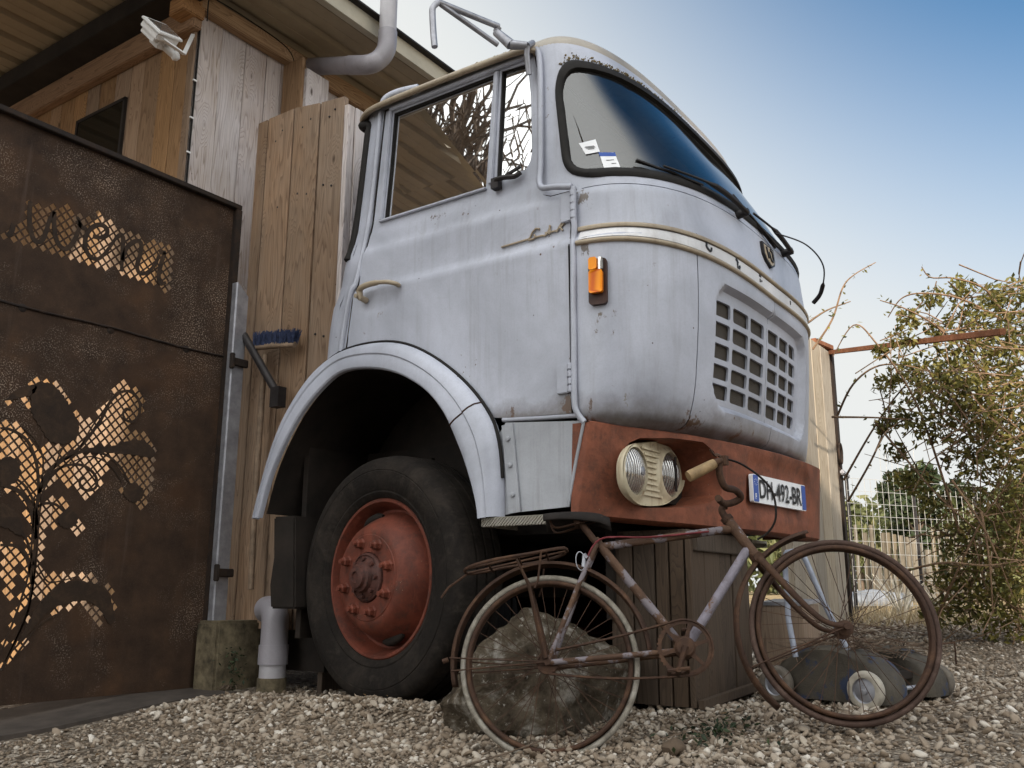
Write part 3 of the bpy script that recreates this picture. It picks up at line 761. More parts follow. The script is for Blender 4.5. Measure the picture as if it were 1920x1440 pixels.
# ---- side skin, door, windows
FO = resample(arc_fill([(1.672, .79), (1.624, .964), (1.538, 1.2), (1.39, 1.385), (1.25, 1.475), (1.114, 1.508), (.928, 1.503), (.778, 1.462), (.624, 1.375), (.479, 1.256), (.375, 1.13), (.335, 1.03), (.318, .90), (.316, .742)]), 64)
FI = resample(arc_fill([(1.600, .79), (1.530, .998), (1.40, 1.2), (1.256, 1.328), (1.109, 1.392), (.885, 1.366), (.701, 1.281), (.577, 1.166), (.488, 1.011), (.435, .886), (.405, .79), (.396, .735)]), 64)
def fend_z(y):      # upper arch curve
    k = np.argsort(FO[:, 0]); return float(np.interp(y, FO[k, 0], FO[k, 1]))
def side(y, z, off=0): return (sx_(z) - off, y, z)
def sideR(y, z, off=0): return (TW - sx_(z) + off, y, z)
dre = [(1.165, 1.49), (1.125, 1.78), (1.075, 2.085), (1.035, 2.635)]             # rear edge of the door
door_poly = [(.010, 1.098), (.30, 1.112), (.40, 1.122)] + [(y, fend_z(y) - .012) for y in np.linspace(.43, 1.14, 16)] + dre + \
            [(.215, 2.635), (.185, 2.50), (.178, 2.20), (.176, 2.03), (.155, 1.985), (.12, 1.968), (.010, 1.966)]
win = [(1.008, 2.098), (.980, 2.610), (.418, 2.612), (.445, 2.100)]
vent = [(.393, 2.118), (.376, 2.612), (.245, 2.603), (.226, 2.45), (.218, 2.20), (.226, 2.155), (.247, 2.125)]
def groove(y, z): return 0.0
def fdoor(y, z, off=0):
    # pressed dish behind the handle
    dd = math.hypot((y - .985) / .11, (z - 1.705) / .055); k = -.018 * math.exp(-dd ** 4)
    return side(y, z, off + k)
def cab_side(left):
    f = fdoor if left else sideR
    mb = MB(); patch(mb, door_poly, [win, vent], .016 if left else .04, f, lip=.03, edge_lip=.02)
    door = mb.build('door', M['paint_door'], truck, smooth=40)
    for nm, pl_, g in (('window_pane', win, 0), ('vent_window', vent, 0)):
        mb = MB(); patch(mb, pl_, [], .2, lambda y, z, o=0: f(y, z, -.018))
        mb.build(nm, M['glass_side'], door)
        mb = MB(); c = np.mean(pl_, 0)
        mb.tube([f(y, z, -.012) for y, z in pl_], .008, 6, closed=True)
        mb.build('window_rubber', M['black_rubber'], door, smooth=60)
    # pale bar between the panes and its sill
    mb = MB(); mb.beam(f(.418, 2.105, .004), f(.397, 2.615, .004), .022, .016, (1, 0, 0)); mb.beam(f(.44, 2.09, .006), f(1.03, 2.085, .006), .016, .012, (0, 0, 1))
    mb.beam(f(.998, 2.628, .008), f(.22, 2.628, .008), .018, .02, (0, 0, 1)); mb.beam(f(1.022, 2.09, .006), f(.995, 2.62, .006), .018, .014, (1, 0, 0))
    mb.build('window_frame', M['paint'], door, bevel=.003)
    if left:
        mb = MB(); dp_ = door_poly; i0 = dp_.index(dre[0]); mb.tube([f(y, z, .0005) for y, z in dp_[3:i0 + 4]], .0045, 6); mb.build('shut_line_dark', M['black_rubber'], door, smooth=60)  # black tubes added to make the door shut lines read darker
        mb = MB(); mb.tube([f(.0205, z, .0005) for z in np.linspace(1.10, 1.955, 20)], .004, 6); mb.build('shut_line_dark', M['black_rubber'], door, smooth=60)
        mb = MB()      # handle
        mb.tube(arc_fill([side(1.070, 1.742, .028), side(1.04, 1.756, .040), side(.98, 1.762, .044), side(.90, 1.752, .040), side(.862, 1.742, .026), side(.858, 1.738, .005)], 5), [.013] * 12 + [.010] * 14, 8)
        mb.tube([side(1.062, 1.742, .03), side(1.060, 1.715, .028), side(1.060, 1.712, -.01)], .014, 8)
        mb.lathe([(.001, .028), (.010, .027), (.011, 0), (.011, -.03)], side(1.072, 1.722, .02), (-1, 0, 0), 14)
        mb.build('door_handle', M['cream'], door, smooth=50)
        mb = MB()      # window stay on the sill
        mb.tube(arc_fill([side(.385, 2.085, .012), side(.37, 2.100, .03), side(.33, 2.098, .035), side(.28, 2.092, .03), side(.262, 2.108, .02)], 4), .011, 8)
        mb.box(side(.378, 2.088, .02), (.03, .035, .045)); mb.tube([side(.32, 2.105, .034), side(.25, 2.125, .034)], .008, 6)
        mb.build('window_latch', M['black_metal'], door, smooth=40)
        mb = MB()      # script badge
        for st in ([(.340, 1.803), (.206, 1.808)], [(.160, 1.838), (.178, 1.843), (.192, 1.833), (.205, 1.812), (.212, 1.803), (.190, 1.803), (.178, 1.808), (.186, 1.820)],
                   [(.178, 1.808), (.150, 1.808), (.140, 1.806)], [(.140, 1.803), (.124, 1.812), (.110, 1.840)], [(.113, 1.842), (.116, 1.806)], [(.135, 1.815), (.085, 1.813)],
                   [(.085, 1.808), (.075, 1.820), (.050, 1.848)], [(.062, 1.852), (.045, 1.838), (.060, 1.826), (.072, 1.824)], [(.070, 1.824), (.056, 1.808)]):
            mb.tube([side(y, z, .006) for y, z in st], .0042, 6)
        mb.build('script_badge', M['cream'], door, smooth=50)
        for z0, z1, y0 in ((1.835, 1.955, .012), (1.172, 1.282, .030)):
            mb = MB(); mb.box((-.006 + sx_((z0 + z1) / 2), y0 + .022, (z0 + z1) / 2), (.016, .050, z1 - z0))
            for k in range(4):
                zz = z0 + (z1 - z0) * (k + .5) / 4
                mb.tube([(-.012, y0 - .012, zz - (z1 - z0) * .115), (-.012, y0 - .012, zz + (z1 - z0) * .115)], .013, 10)
            mb.build('door_hinge', M['paint'], door, smooth=40, bevel=.003)
    return door
cab_side(True); cab_side(False)
mb = MB()
for f in (side, sideR):
    # front pillar ahead of the door
    pil = [(0.0, 1.97), (.12, 1.972), (.158, 1.989), (.170, 2.03), (.172, 2.20), (.179, 2.50), (.209, 2.645), (1.10, 2.645), (1.10, 2.66), (cF(2.66) + .0, 2.66)] + [(cF(z), z) for z in np.linspace(2.64, 1.99, 22)]
    patch(mb, pil, [], .035, f)
    rear = [(1.170, 1.47)] + dre + [(1.04, 2.645), (yr_(2.66), 2.645)] + [(yr_(z), z) for z in np.linspace(2.6, 1.47, 16)]
    rear[1:5] = [(y + .005, z) for y, z in dre]
    patch(mb, rear, [], .04, f)
# rounded rear corners and back wall
zs = np.linspace(1.42, 2.66, 22); vv = []
nc = 7
for z in zs:
    r = .10; yr = yr_(z); k = sx_(z)
    row = [(k + r - r * math.cos(R_(90 * q / nc)), yr + r * math.sin(R_(90 * q / nc)), z) for q in range(nc + 1)]
    row += [(k + r + (TW - 2 * k - 2 * r) * q / 4, yr + r, z) for q in range(1, 4)]
    row += [(TW - x, y, z2) for x, y, z2 in reversed(row[:nc + 1])]
    vv += row
m_ = len(vv) // len(zs)
back_faces = [(i * m_ + j, i * m_ + j + 1, (i + 1) * m_ + j + 1, (i + 1) * m_ + j) for i in range(len(zs) - 1) for j in range(m_ - 1)]
mb.add(vv, back_faces)
# lower lip tucking the nose in towards the bumper
ss = np.linspace(0, 2 * SL, 90); lip = []
for s in ss:
    for z, o_ in ((1.05, 0), (1.040, -.012), (1.036, -.05), (1.036, -.16)): lip.append(fs(s, 1.05, o_)[:2] + (z,))
mb.add(lip, [(i * 4 + k, i * 4 + k + 1, (i + 1) * 4 + k + 1, (i + 1) * 4 + k) for i in range(len(ss) - 1) for k in range(3)])
# sill under the door
mb.tube([side(.0, 1.090, -.008), side(.15, 1.097, -.008), side(.33, 1.108, -.008)], .010, 8)
mb.build('cab_body', M['paint'], truck, smooth=50)
mb = MB()      # dark rubber of the wrap-round rear window
mb.tube(arc_fill([(sx_(z) + .012, yr_(z) + .034, z) for z in (2.57, 2.45, 2.3, 2.15, 2.0, 1.93)], 4), .022, 8)
mb.tube(arc_fill([(sx_(z) + .012, yr_(z) + .034, z) for z in (2.57, 2.60)] + [(.06, 1.19, 2.615), (.12, 1.205, 2.618)], 4), .02, 8)
mb.build('rear_window_rubber', M['black_rubber'], truck, smooth=60)
# door gutter moulding
mb = MB()
mb.tube(arc_fill([(-.012, .003, 1.965), (-.012, .08, 1.985), (-.006, .14, 2.000), (.010, .163, 2.040), (.022, .166, 2.12), (.028, .169, 2.30), (.033, .172, 2.48), (.036, .180, 2.60), (.035, .195, 2.645)], 6), .0125, 8)
mb.tube(arc_fill([(-.010, -.002, 1.965), (-.010, -.001, 1.86), (-.006, -.001, 1.80), (-.004, .004, 1.76), (-.012, .001, 1.70), (-.012, .003, 1.4), (-.012, .004, 1.16), (-.010, -.004, 1.10), (-.002, -.03, 1.06)], 6), .0115, 8)
mb.tube(arc_fill([(sx_(z) - .004, y + .018, z) for y, z in ((1.172, 1.50), (1.165, 1.56), (1.130, 1.76), (1.112, 1.82), (1.080, 2.085), (1.058, 2.35), (1.042, 2.64))], 6), .013, 8)
mb.build('door_moulding', M['paint'], truck, smooth=60, split=True)
# roof
loop = [front3(x_of_s(s), 2.655) for s in np.linspace(0, 2 * SL, 80)]
rr_ = []
for q in range(nc + 1): rr_.append((.05 + .10 - .10 * math.cos(R_(90 * q / nc)), 1.10 + .10 * math.sin(R_(90 * q / nc))))
right = [(TW - .05, y, 2.655) for y in np.linspace(.22, 1.08, 14)]
loop = loop + right + [(TW - x, y, 2.655) for x, y in rr_] + [(x, y, 2.655) for x, y in reversed(rr_)] + [(.05, y, 2.655) for y in np.linspace(1.08, .22, 14)]
cx, cy = HX, .58; vv = []
rings = [(1.0, 2.648), (1.0, 2.662), (.990, 2.688), (.972, 2.706), (.94, 2.722), (.86, 2.745), (.70, 2.770), (.4, 2.79), (.02, 2.80)]
for k_, z in rings: vv += [(cx + (x - cx) * k_, cy + (y - cy) * k_, z) for x, y, _ in loop]
n_ = len(loop)
mb = MB(); mb.add(vv, [(i * n_ + j, i * n_ + (j + 1) % n_, (i + 1) * n_ + (j + 1) % n_, (i + 1) * n_ + j) for i in range(len(rings) - 1) for j in range(n_)])
roof = mb.build('roof', M['paint_roof'], truck, smooth=60)
mb = MB()      # rain gutter
path = arc_fill([(.060, .205, 2.635), (.018, .22, 2.640), (.012, .40, 2.650), (.010, .8, 2.652), (.012, 1.05, 2.648), (.035, 1.15, 2.645), (.10, 1.21, 2.642), (.25, 1.22, 2.640)], 6)
mb.tube(path, .019, 8, flat=.75)
mb.tube([(p[0] + .022, p[1], p[2] + .02) for p in path], .012, 6)
mb.build('rain_gutter', M['cream'], roof, smooth=60)
mb = MB()      # moss and grit lying on the roof edge
for k in range(420):
    y = rng.uniform(.25, 1.1); x = .035 + abs(rng.normal(0, .03)); s_ = rng.uniform(.004, .012)
    mb.lathe([(.0005, s_), (s_ * .8, s_ * .6), (s_, 0), (s_ * .9, -s_)], (x, y, 2.664 + min(.03, x * .4)), (rng.normal(0, .3), rng.normal(0, .3), 1), 5)
tag(mb.build('roof_moss', M['roofmoss'], roof, smooth=80), kind='stuff')
mb = MB(); mb.tube(arc_fill([(.07, 1.08, 2.66), (.07, 1.06, 2.715), (.09, 1.0, 2.742), (.12, .90, 2.748)], 6), .016, 8)
mb.build('roof_vent_pipe', M['paint'], roof, smooth=60)
# windscreen
mb = MB(); patch(mb, ws_outline(.012), [], .05, lambda s, z, o=0: fs(s, z, -.004))
ws = mb.build('windscreen', M['glass_front'], truck, smooth=60)
mb = MB(); a = [fs(s, z, .004) for s, z in ws_outline(.044)]; b_ = [fs(s, z, .018) for s, z in ws_outline(.028)]; c_ = [fs(s, z, .012) for s, z in ws_outline(.003)]; e_ = [fs(s, z, -.010) for s, z in ws_outline(-.001)]
n_ = len(a); mb.add(a + b_ + c_ + e_, [(r * n_ + i, r * n_ + (i + 1) % n_, (r + 1) * n_ + (i + 1) % n_, (r + 1) * n_ + i) for r in range(3) for i in range(n_)])
mb.build('windscreen_rubber', M['black_rubber'], ws, smooth=70)
mb = MB()
_o = np.array(ws_outline(.047)); _i = int(np.argmax(_o[:, 1] - _o[:, 0] * 5)); _t = resample(_o[max(0, len(_o) - 40):], 400); _t = _t[_t[:, 1] > 2.535]
for k in range(650):
    q = _t[int((len(_t) - 1) * rng.random())] ; s_ = rng.uniform(.0012, .004)
    o_ = fs(q[0] + rng.normal(0, .004), q[1] + abs(rng.normal(0, .011)) * 1, .003); mb.lathe([(.0005, s_), (s_, s_ * .3), (s_, -s_)], o_, (rng.normal(0, .3), -1, .4), 5)
tag(mb.build('windscreen_moss', M['roofmoss'], ws, smooth=80), kind='stuff')
def sticker(name, corners, colr, off=.0012):
    mb = MB(); mb.add([fs(s_of_x(x), z, off) for x, z in corners], [(0, 1, 2, 3)]); return mb.build(name, colr, ws)
sticker('paper_sticker', [(.0105, 2.172), (.036, 2.182), (.0362, 2.124), (.0145, 2.119)], M['plate_white'])
sticker('paper_sticker', [(.034, 2.105), (.066, 2.103), (.066, 2.048), (.033, 2.048)], M['plate_white'])
sticker('blue_sticker_band', [(.033, 2.121), (.067, 2.119), (.067, 2.101), (.034, 2.103)], M['plate_blue'], .0018)
mb = MB()
for x0, x1, z in ((.016, .030, 2.150), (.017, .031, 2.145), (.019, .029, 2.139), (.042, .058, 2.082), (.050, .060, 2.066)):
    mb.add([fs(s_of_x(x0), z, .002), fs(s_of_x(x1), z + .001, .002), fs(s_of_x(x1), z + .0035, .002), fs(s_of_x(x0), z + .0025, .002)], [(0, 1, 2, 3)])
mb.build('sticker_print', M['ink'], ws, split=True)
# wipers
def wiper(tip0, tip1, hub, arm):
    mb = MB(); f = lambda p, o: front3(p[0], p[1], o)
    mb.tube([f(tip0, .014), f(((tip0[0] + tip1[0]) / 2, (tip0[1] + tip1[1]) / 2), .015), f(tip1, .014)], .006, 6)
    mb.tube([f(tip0, .026), f(tip1, .028)], .005, 6)
    mb.tube(arc_fill([f(arm, .03), f(((arm[0] + hub[0]) / 2, (arm[1] + hub[1]) / 2 + .004), .05), f(hub, .045)], 5), [.005] * 5 + [.011] * 6, 8)
    mb.lathe([(.001, .05), (.016, .05), (.018, .02), (.018, -.02)], front3(hub[0], hub[1], .0), (0, -1, .1), 14)
    mb.build('wiper', M['black_metal'], truck, smooth=50)
wiper((.109, 2.075), (.36, 2.025), (.63, 1.985), (.19, 2.062))
wiper((.62, 2.075), (1.02, 1.960), (1.18, 1.985), (.80, 2.05))
mb = MB(); mb.tube(arc_fill([front3(.95, 2.0, .05), front3(1.10, 1.975, .13), front3(1.28, 1.93, .15), front3(1.42, 1.86, .10), front3(1.46, 1.82, .05)], 8), [.0035] * 22 + [.011] * 11, 6)
mb.build('wiper_hose', M['black_metal'], truck, smooth=60)
# mirror arm
mb = MB()
p0 = Vector((.015, .215, 2.523)); p1 = Vector((-.02, .20, 2.63)); k0 = P(958, 84, 0, -.05); k1 = P(930, 60, 0, -.07); kb = P(933, 84, 0, -.07)
mb.tube([p0, (-.01, .21, 2.60), p1], .012, 8); mb.tube([(.02, .20, 2.665), p1], .013, 8)
mb.tube([p1, tuple(k0)], [.016, .020], 8); mb.tube([tuple(k0), tuple(k1)], [.022, .017], 8)
e1 = P(822, 4, 0, -.34); e2 = P(812, 14, 0, -.36)
mb.tube([tuple(P(935, 50, 0, -.07)), tuple(k1)], .014, 8)
mb.tube([tuple(P(935, 50, 0, -.07)), tuple(e1)], .0125, 8); mb.tube([tuple(kb), tuple(P(826, 8, 0, -.33))], .0105, 8)
mb.tube(arc_fill([tuple(e1), tuple(e2), tuple(P(811, 30, 0, -.36)), tuple(P(813, 66, 0, -.36)), tuple(P(815, 88, 0, -.36))], 5), .0125, 8)
mb.build('mirror_arm', M['steel'], truck, smooth=50)
# indicator
mb = MB(); ind = rrect(s_of_x(.0) + .060, s_of_x(.0) + .118, 1.484, 1.652, .012)
SI0, SI1 = .066, .132
mb.prism(rrect(SI0, SI1, 1.482, 1.655, .014), lambda s, z, o: fs(s, z, o), -.004, .020)
indic = mb.build('indicator_lamp', M['lampbase'], truck, smooth=40)
mb = MB(); mb.prism(rrect(SI0 + .007, SI1 - .012, 1.520, 1.606, .010), lambda s, z, o: fs(s, z, o + .010 * (1 - ((s - (SI0 + SI1) / 2) / .035) ** 2)), .016, .034)
mb.prism(rrect(SI0 + .007, SI1 - .030, 1.608, 1.654, .008), lambda s, z, o: fs(s, z, o + .010 * (1 - ((s - (SI0 + SI1) / 2) / .035) ** 2)), .016, .034)
mb.build('amber_lens', M['amber'], indic, smooth=40)
mb = MB(); mb.prism(rrect(SI1 - .029, SI1 - .012, 1.608, 1.654, .005), lambda s, z, o: fs(s, z, o), .016, .036)
mb.build('clear_lens', M['headlamp'], indic, smooth=40)

# ---- bumper
yB_ = mono([-.01, 0, .09, .176, .385, .728, .955], [-.02, -.040, -.104, -.160, -.276, -.375, -.408]); yBR = mono([-.01, 0, .03, .11, .24, .42, .66, .955], [-.0, -.07, -.18, -.275, -.345, -.392, -.411, -.408])
def yb(x, z):
    if x >= HX: return yBR(TW - x) + .012 * (.9 - z) / .16
    return yB_(x) + .012 * (.9 - z) / .16 + (.03 * (1.07 - z) / .33 if x < .05 else .03 * (1.07 - z) / .33 * math.exp(-(x - .05) / .15))
_bx = np.linspace(0, HX, 2001); _by = np.array([yb(x, .9) for x in _bx]); _bs = np.r_[0, np.cumsum(np.hypot(np.diff(_bx), np.diff(_by)))]; BL_ = _bs[-1]
def bx_of_s(s): return float(np.interp(s, _bs, _bx)) if s <= BL_ else TW - float(np.interp(2 * BL_ - s, _bs, _bx))
def bs_of_x(x): return float(np.interp(x, _bx, _bs)) if x <= HX else 2 * BL_ - float(np.interp(TW - x, _bx, _bs))
def bump3(s, z, off=0):
    x = bx_of_s(s); y = yb(x, z); e = 2e-3
    tx = np.array([2 * e, yb(min(TW, x + e), z) - yb(max(0, x - e), z)]); nn = np.array([tx[1], -tx[0]]); nn /= np.linalg.norm(nn)
    # shallow pressed frame round the number plate
    dx = abs(x - .985) - .31; dz = abs(z - .885) - .105; dd = math.hypot(max(dx + .04, 0), max(dz + .04, 0)) + min(max(dx, dz) + .04, 0) - .04
    off2 = off - .014 * float(sstep(.012, -.012, dd)) if x > .5 else off
    return (x + nn[0] * off2, y + nn[1] * off2, z)
def zbt(s): q = abs(s / BL_ - 1); return 1.030 + .030 * q ** 2.2
def zbb(s): q = abs(s / BL_ - 1); return .712 + .030 * q ** 3
def head_hole(mir=False):
    p = []
    for px, py in ((1160, 880), (1166, 850), (1180, 830), (1200, 821), (1255, 821), (1318, 829), (1338, 846), (1350, 872), (1355, 900), (1352, 928), (1330, 944), (1290, 952), (1205, 952), (1175, 935), (1163, 912)):
        r = ray(px, py); prev = None
        for t_ in np.arange(2.4, 5, .002):
            q = CAM + t_ * r
            if 0 < q[0] < TW and q[1] > yb(q[0], q[2]): break
        p.append((q[0], q[2]))
    s = [(bs_of_x(x), z) for x, z in p]
    return [(2 * BL_ - a, z) for a, z in reversed(s)] if mir else s
top = [(s, zbt(s)) for s in np.linspace(0, 2 * BL_, 70)]; bot = [(s, zbb(s)) for s in np.linspace(2 * BL_, 0, 70)]
mb = MB(); patch(mb, top + bot, [head_hole()], .024, bump3)
for edge, dz in ((top, -.006), (bot, .01)):     # rolled edges
    vv = []
    for s, z in edge:
        vv += [bump3(s, z, 0), bump3(s, z + dz * -1.0, -.012), bump3(s, z + dz * -1.2, -.06)]
    mb.add(vv, [(i * 3 + k, i * 3 + k + 1, (i + 1) * 3 + k + 1, (i + 1) * 3 + k) for i in range(len(edge) - 1) for k in range(2)])
for mir in (False,):     # recess walls and floor behind each headlamp
    h = head_hole(mir); c_ = np.mean(h, 0)
    vv = [bump3(s, z, 0) for s, z in h]; inn = []
    for s, z in h:
        p = bump3(s, z, 0); x = p[0]
        xs_ = x if not mir else TW - x; xi = max(xs_, .10) + .06 * max(0, 1 - xs_ / .3) + .02; xi = xi if not mir else TW - xi
        inn.append((xi, -.06 if xs_ < .3 else -.05, z + (.875 - z) * .04))
    n_ = len(h); mb.add(vv + inn, [(i, (i + 1) % n_, (i + 1) % n_ + n_, i + n_) for i in range(n_)]); mb.add(inn, [tuple(range(n_))])
for e_ in (0, 2 * BL_):          # end returns
    mb.add([bump3(e_, .742), bump3(e_, 1.06), (bump3(e_, 1.06)[0], .02, 1.06), (bump3(e_, .742)[0], .03, .742)], [(0, 1, 2, 3)])
bump = mb.build('bumper', M['oxide'], truck, smooth=45)
# number plate
pc = np.array(bump3(bs_of_x(.945), .872)); tdir = np.array(bump3(bs_of_x(1.15), .872)) - np.array(bump3(bs_of_x(.74), .872)); tdir /= np.linalg.norm(tdir); pn = np.array([tdir[1], -tdir[0], 0])
def plate(u, v, o): 
    q = pc + tdir * u + np.array([0, 0, 1]) * v + pn * (o + .012 - .06 * u * u); return tuple(q)
mb = MB(); mb.prism(rrect(-.26, .26, -.055, .055, .008), plate, -.012, .004); npl = mb.build('number_plate', M['plate_white'], truck, smooth=30)
mb = MB(); mb.prism(rrect(-.257, -.215, -.052, .052, .006), plate, .004, .0052); mb.prism(rrect(.215, .257, -.052, .052, .006), plate, .004, .0052); mb.build('plate_blue_band', M['plate_blue'], npl, split=True)
V, F_ = text2d('DH-492-BR', .118, .0016)
u0, u1 = V[:, 0].min(), V[:, 0].max(); v0, v1 = V[:, 1].min(), V[:, 1].max()
mb = MB(); mb.add([plate(-.207 + (u - u0) / (u1 - u0) * .414, -.038 + (v - v0) / (v1 - v0) * .076, .0056) for u, v in V], F_); mb.build('plate_text', M['ink'], npl)
mb = MB(); V, F_ = text2d('F', .03, .001); mb.add([plate(-.247 + u * .9, -.042 + v, .0058) for u, v in V], F_)
for k in range(8):
    a = k * math.pi / 4; mb.box(plate(-.236 + .012 * math.cos(a), .024 + .012 * math.sin(a), .0058), (.003, .0006, .003))
mb.build('plate_emblem', M['plate_white'], npl, split=True)
# headlamps
YF = -.170
def headlamp(mir):
    f = (lambda p: (TW - p[0], p[1], p[2])) if mir else (lambda p: tuple(p))
    outl = [P(*q, 1, YF) for q in ((1197, 831), (1240, 828), (1262, 833), (1276, 846), (1284, 864), (1287, 885), (1285, 908), (1277, 925), (1262, 938), (1243, 947), (1207, 947), (1190, 937), (1178, 920), (1172, 900), (1171, 868), (1176, 849), (1185, 836))]
    o2 = np.array([(p[0], p[2]) for p in outl]); c_ = o2.mean(0)
    o2 = resample(arc_fill(np.vstack([o2, o2[:1]]), 6), 65)[:-1]
    l1 = P(1194, 883, 1, YF); l2 = P(1260, 890, 1, YF); rl = .5 * abs(P(1194, 838, 1, YF)[2] - P(1194, 928, 1, YF)[2])
    lens = [[(l[0] + rl * math.cos(2 * math.pi * k / 40), l[2] + rl * math.sin(2 * math.pi * k / 40)) for k in range(40)] for l in (l1, l2)]
    mb = MB()
    def face(u, v, o=0):
        yy = YF - o
        dd = min(math.hypot(u - l[0], v - l[2]) for l in (l1, l2)) - rl
        yy += .018 * float(sstep(.0, .03, dd))            # collars stand proud of the web
        return f((u, yy, v))
    outer = [tuple(c_ + (q - c_) * 1.0) for q in o2]
    patch(mb, outer, lens, .012, face, lip=.03)
    n_ = len(o2)
    ring = []
    for k_, dy in ((1.0, .014), (1.006, .005), (1.010, .010), (1.0, .022), (.90, .045)): ring += [f((c_[0] + (q[0] - c_[0]) * k_, YF + dy, c_[1] + (q[1] - c_[1]) * k_)) for q in o2]
    mb.add(ring, [(r * n_ + i, r * n_ + (i + 1) % n_, (r + 1) * n_ + (i + 1) % n_, (r + 1) * n_ + i) for r in range(4) for i in range(n_)])
    for k in range(9):          # ribs of the web
        z = c_[1] - .085 + k * .021; xm = (l1[0] + l2[0]) / 2; hw = max(.012, abs(l2[0] - l1[0]) / 2 - math.sqrt(max(0, (rl + .022) ** 2 - (z - c_[1]) ** 2)))
        mb.beam(f((xm - hw, YF + .012, z)), f((xm + hw, YF + .012, z)), .008, .004, (0, 1, 0))
    hl = mb.build('headlamp', M['bezel'], truck, smooth=40)
    for i, l in enumerate((l1, l2)):
        mb = MB(); mb.lathe([(rl * 1.0, .014), (rl * .9, .004), (rl * .6, -.010), (rl * .3, -.016), (.001, -.018)], f((l[0], YF, l[2])), (0, 1, 0), 40)
        ln = mb.build('headlamp_lens', M['headlamp'], hl, smooth=60)
        mb = MB()
        if i == 1: mb.box(f((l[0] - .006, YF - .0185, l[2])), (.012, .004, .13)); mb.build('lens_shield', M['black_metal'], hl)
        else: mb.lathe([(.016, .02), (.016, -.019), (.011, -.022), (.001, -.023)], f((l[0] + .012, YF, l[2])), (0, 1, 0), 16); mb.build('lens_bulb_cap', M['steel'], hl, smooth=40)
headlamp(False)

# ---- fender, step, lower side panel
def fender(mir):
    f = (lambda p: (TW - p[0], p[1], p[2])) if mir else (lambda p: tuple(p))
    mb = MB(); prof = [(.0, .004, 0), (.04, -.020, 0), (.14, -.044, 0), (.30, -.058, 0), (.47, -.063, 0), (.52, -.058, 0), (.56, -.060, 0), (.78, -.066, 0), (.95, -.064, 0), (1.0, -.058, 0), (1.005, -.050, .004), (1.01, -.040, 0)]
    vv = []
    for a, b in zip(FO, FI):
        for t_, x, _ in prof:
            q = a + (b - a) * t_; vv.append(f((x, q[0], q[1])))
    m = len(prof)
    mb.add(vv, [(i * m + k, (i + 1) * m + k, (i + 1) * m + k + 1, i * m + k + 1) for i in range(len(FO) - 1) for k in range(m - 1)])
    # joint strap low on the front leg of the arch
    fe = mb.build('fender', M['paint'], truck, smooth=35)
    if not mir:
        mb = MB(); mb.tube([(-.012, p[0], p[1]) for p in FO[16:60]], .007, 6); mb.build('fender_piping', M['black_rubber'], fe, smooth=60)
        mb = MB(); i = 50; mb.tube([vv[i * m + k] for k in range(0, m - 2)], .0035, 5); mb.build('fender_joint', M['rust'], fe)
    return fe
fender(False); fender(True)
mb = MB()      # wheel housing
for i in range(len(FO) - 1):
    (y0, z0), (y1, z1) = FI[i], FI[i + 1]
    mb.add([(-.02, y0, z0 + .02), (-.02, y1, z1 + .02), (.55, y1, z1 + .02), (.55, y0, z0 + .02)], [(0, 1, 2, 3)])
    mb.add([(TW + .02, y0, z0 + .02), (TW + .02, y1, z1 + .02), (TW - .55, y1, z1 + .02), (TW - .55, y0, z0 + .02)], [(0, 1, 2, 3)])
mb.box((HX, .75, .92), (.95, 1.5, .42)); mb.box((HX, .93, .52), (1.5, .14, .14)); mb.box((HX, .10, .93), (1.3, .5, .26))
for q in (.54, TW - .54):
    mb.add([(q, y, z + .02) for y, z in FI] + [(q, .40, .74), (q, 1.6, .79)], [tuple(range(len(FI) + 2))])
mb.box((HX, 1.30, .80), (1.0, .5, .55)); mb.box((.60, 1.49, .75), (1.0, .03, .95)); mb.box((HX, .05, .60), (1.3, .03, .45))  # boxes and plates added to keep the underside and wheel arch dark
mb.build('chassis_dark_fill', M['dark'], truck)
mb = MB(); mb.prism([(1.46, .80), (1.60, .80), (1.585, .62), (1.60, .50), (1.585, .40), (1.43, .40)], lambda y, z, o: (o, y, z), .02, .16)
mb.build('mud_flap', M['dark'], truck, bevel=.008)
for mir in (False, True):
    f = (lambda p: (TW - p[0], p[1], p[2])) if mir else (lambda p: tuple(p))
    mb = MB()
    mb.add([f((.0, .312, 1.094)), f((.0, -.030, 1.066)), f((.006, .042, .766)), f((.006, .236, .758)), f((.006, .318, .750)), f((.0, .345, 1.05))], [(0, 1, 2, 3, 4, 5)])
    mb.add([f((.002, -.030, 1.066)), f((.20, -.030, 1.066)), f((.20, .042, .766)), f((.008, .042, .766))], [(0, 1, 2, 3)])
    sp_ = mb.build('side_panel', M['paint_low'], truck)
    mb = MB(); mb.beam(f((-.004, .300, 1.085)), f((-.002, .268, .755)), .008, .05, (0, 1, 0)); mb.tube([f((-.004, -.030, 1.066)), f((-.002, .005, .93)), f((.0, .042, .766))], .006, 6)
    for z in (.82, .93, 1.03): mb.lathe([(.001, .010), (.009, .008), (.010, 0)], f((-.008, .300 - (1.085 - z) * .097, z)), (-1 if not mir else 1, 0, 0), 10)
    mb.build('panel_strap', M['paint_low'], sp_, smooth=40, split=True)
    mb = MB(); mb.box(f((.075, .205, .730)), (.23, .365, .012)); mb.box(f((-.040, .205, .722)), (.010, .365, .034))
    mb.box(f((.075, .389, .724)), (.23, .008, .036))
    mb.build('step', M['tread'], truck, bevel=.002)

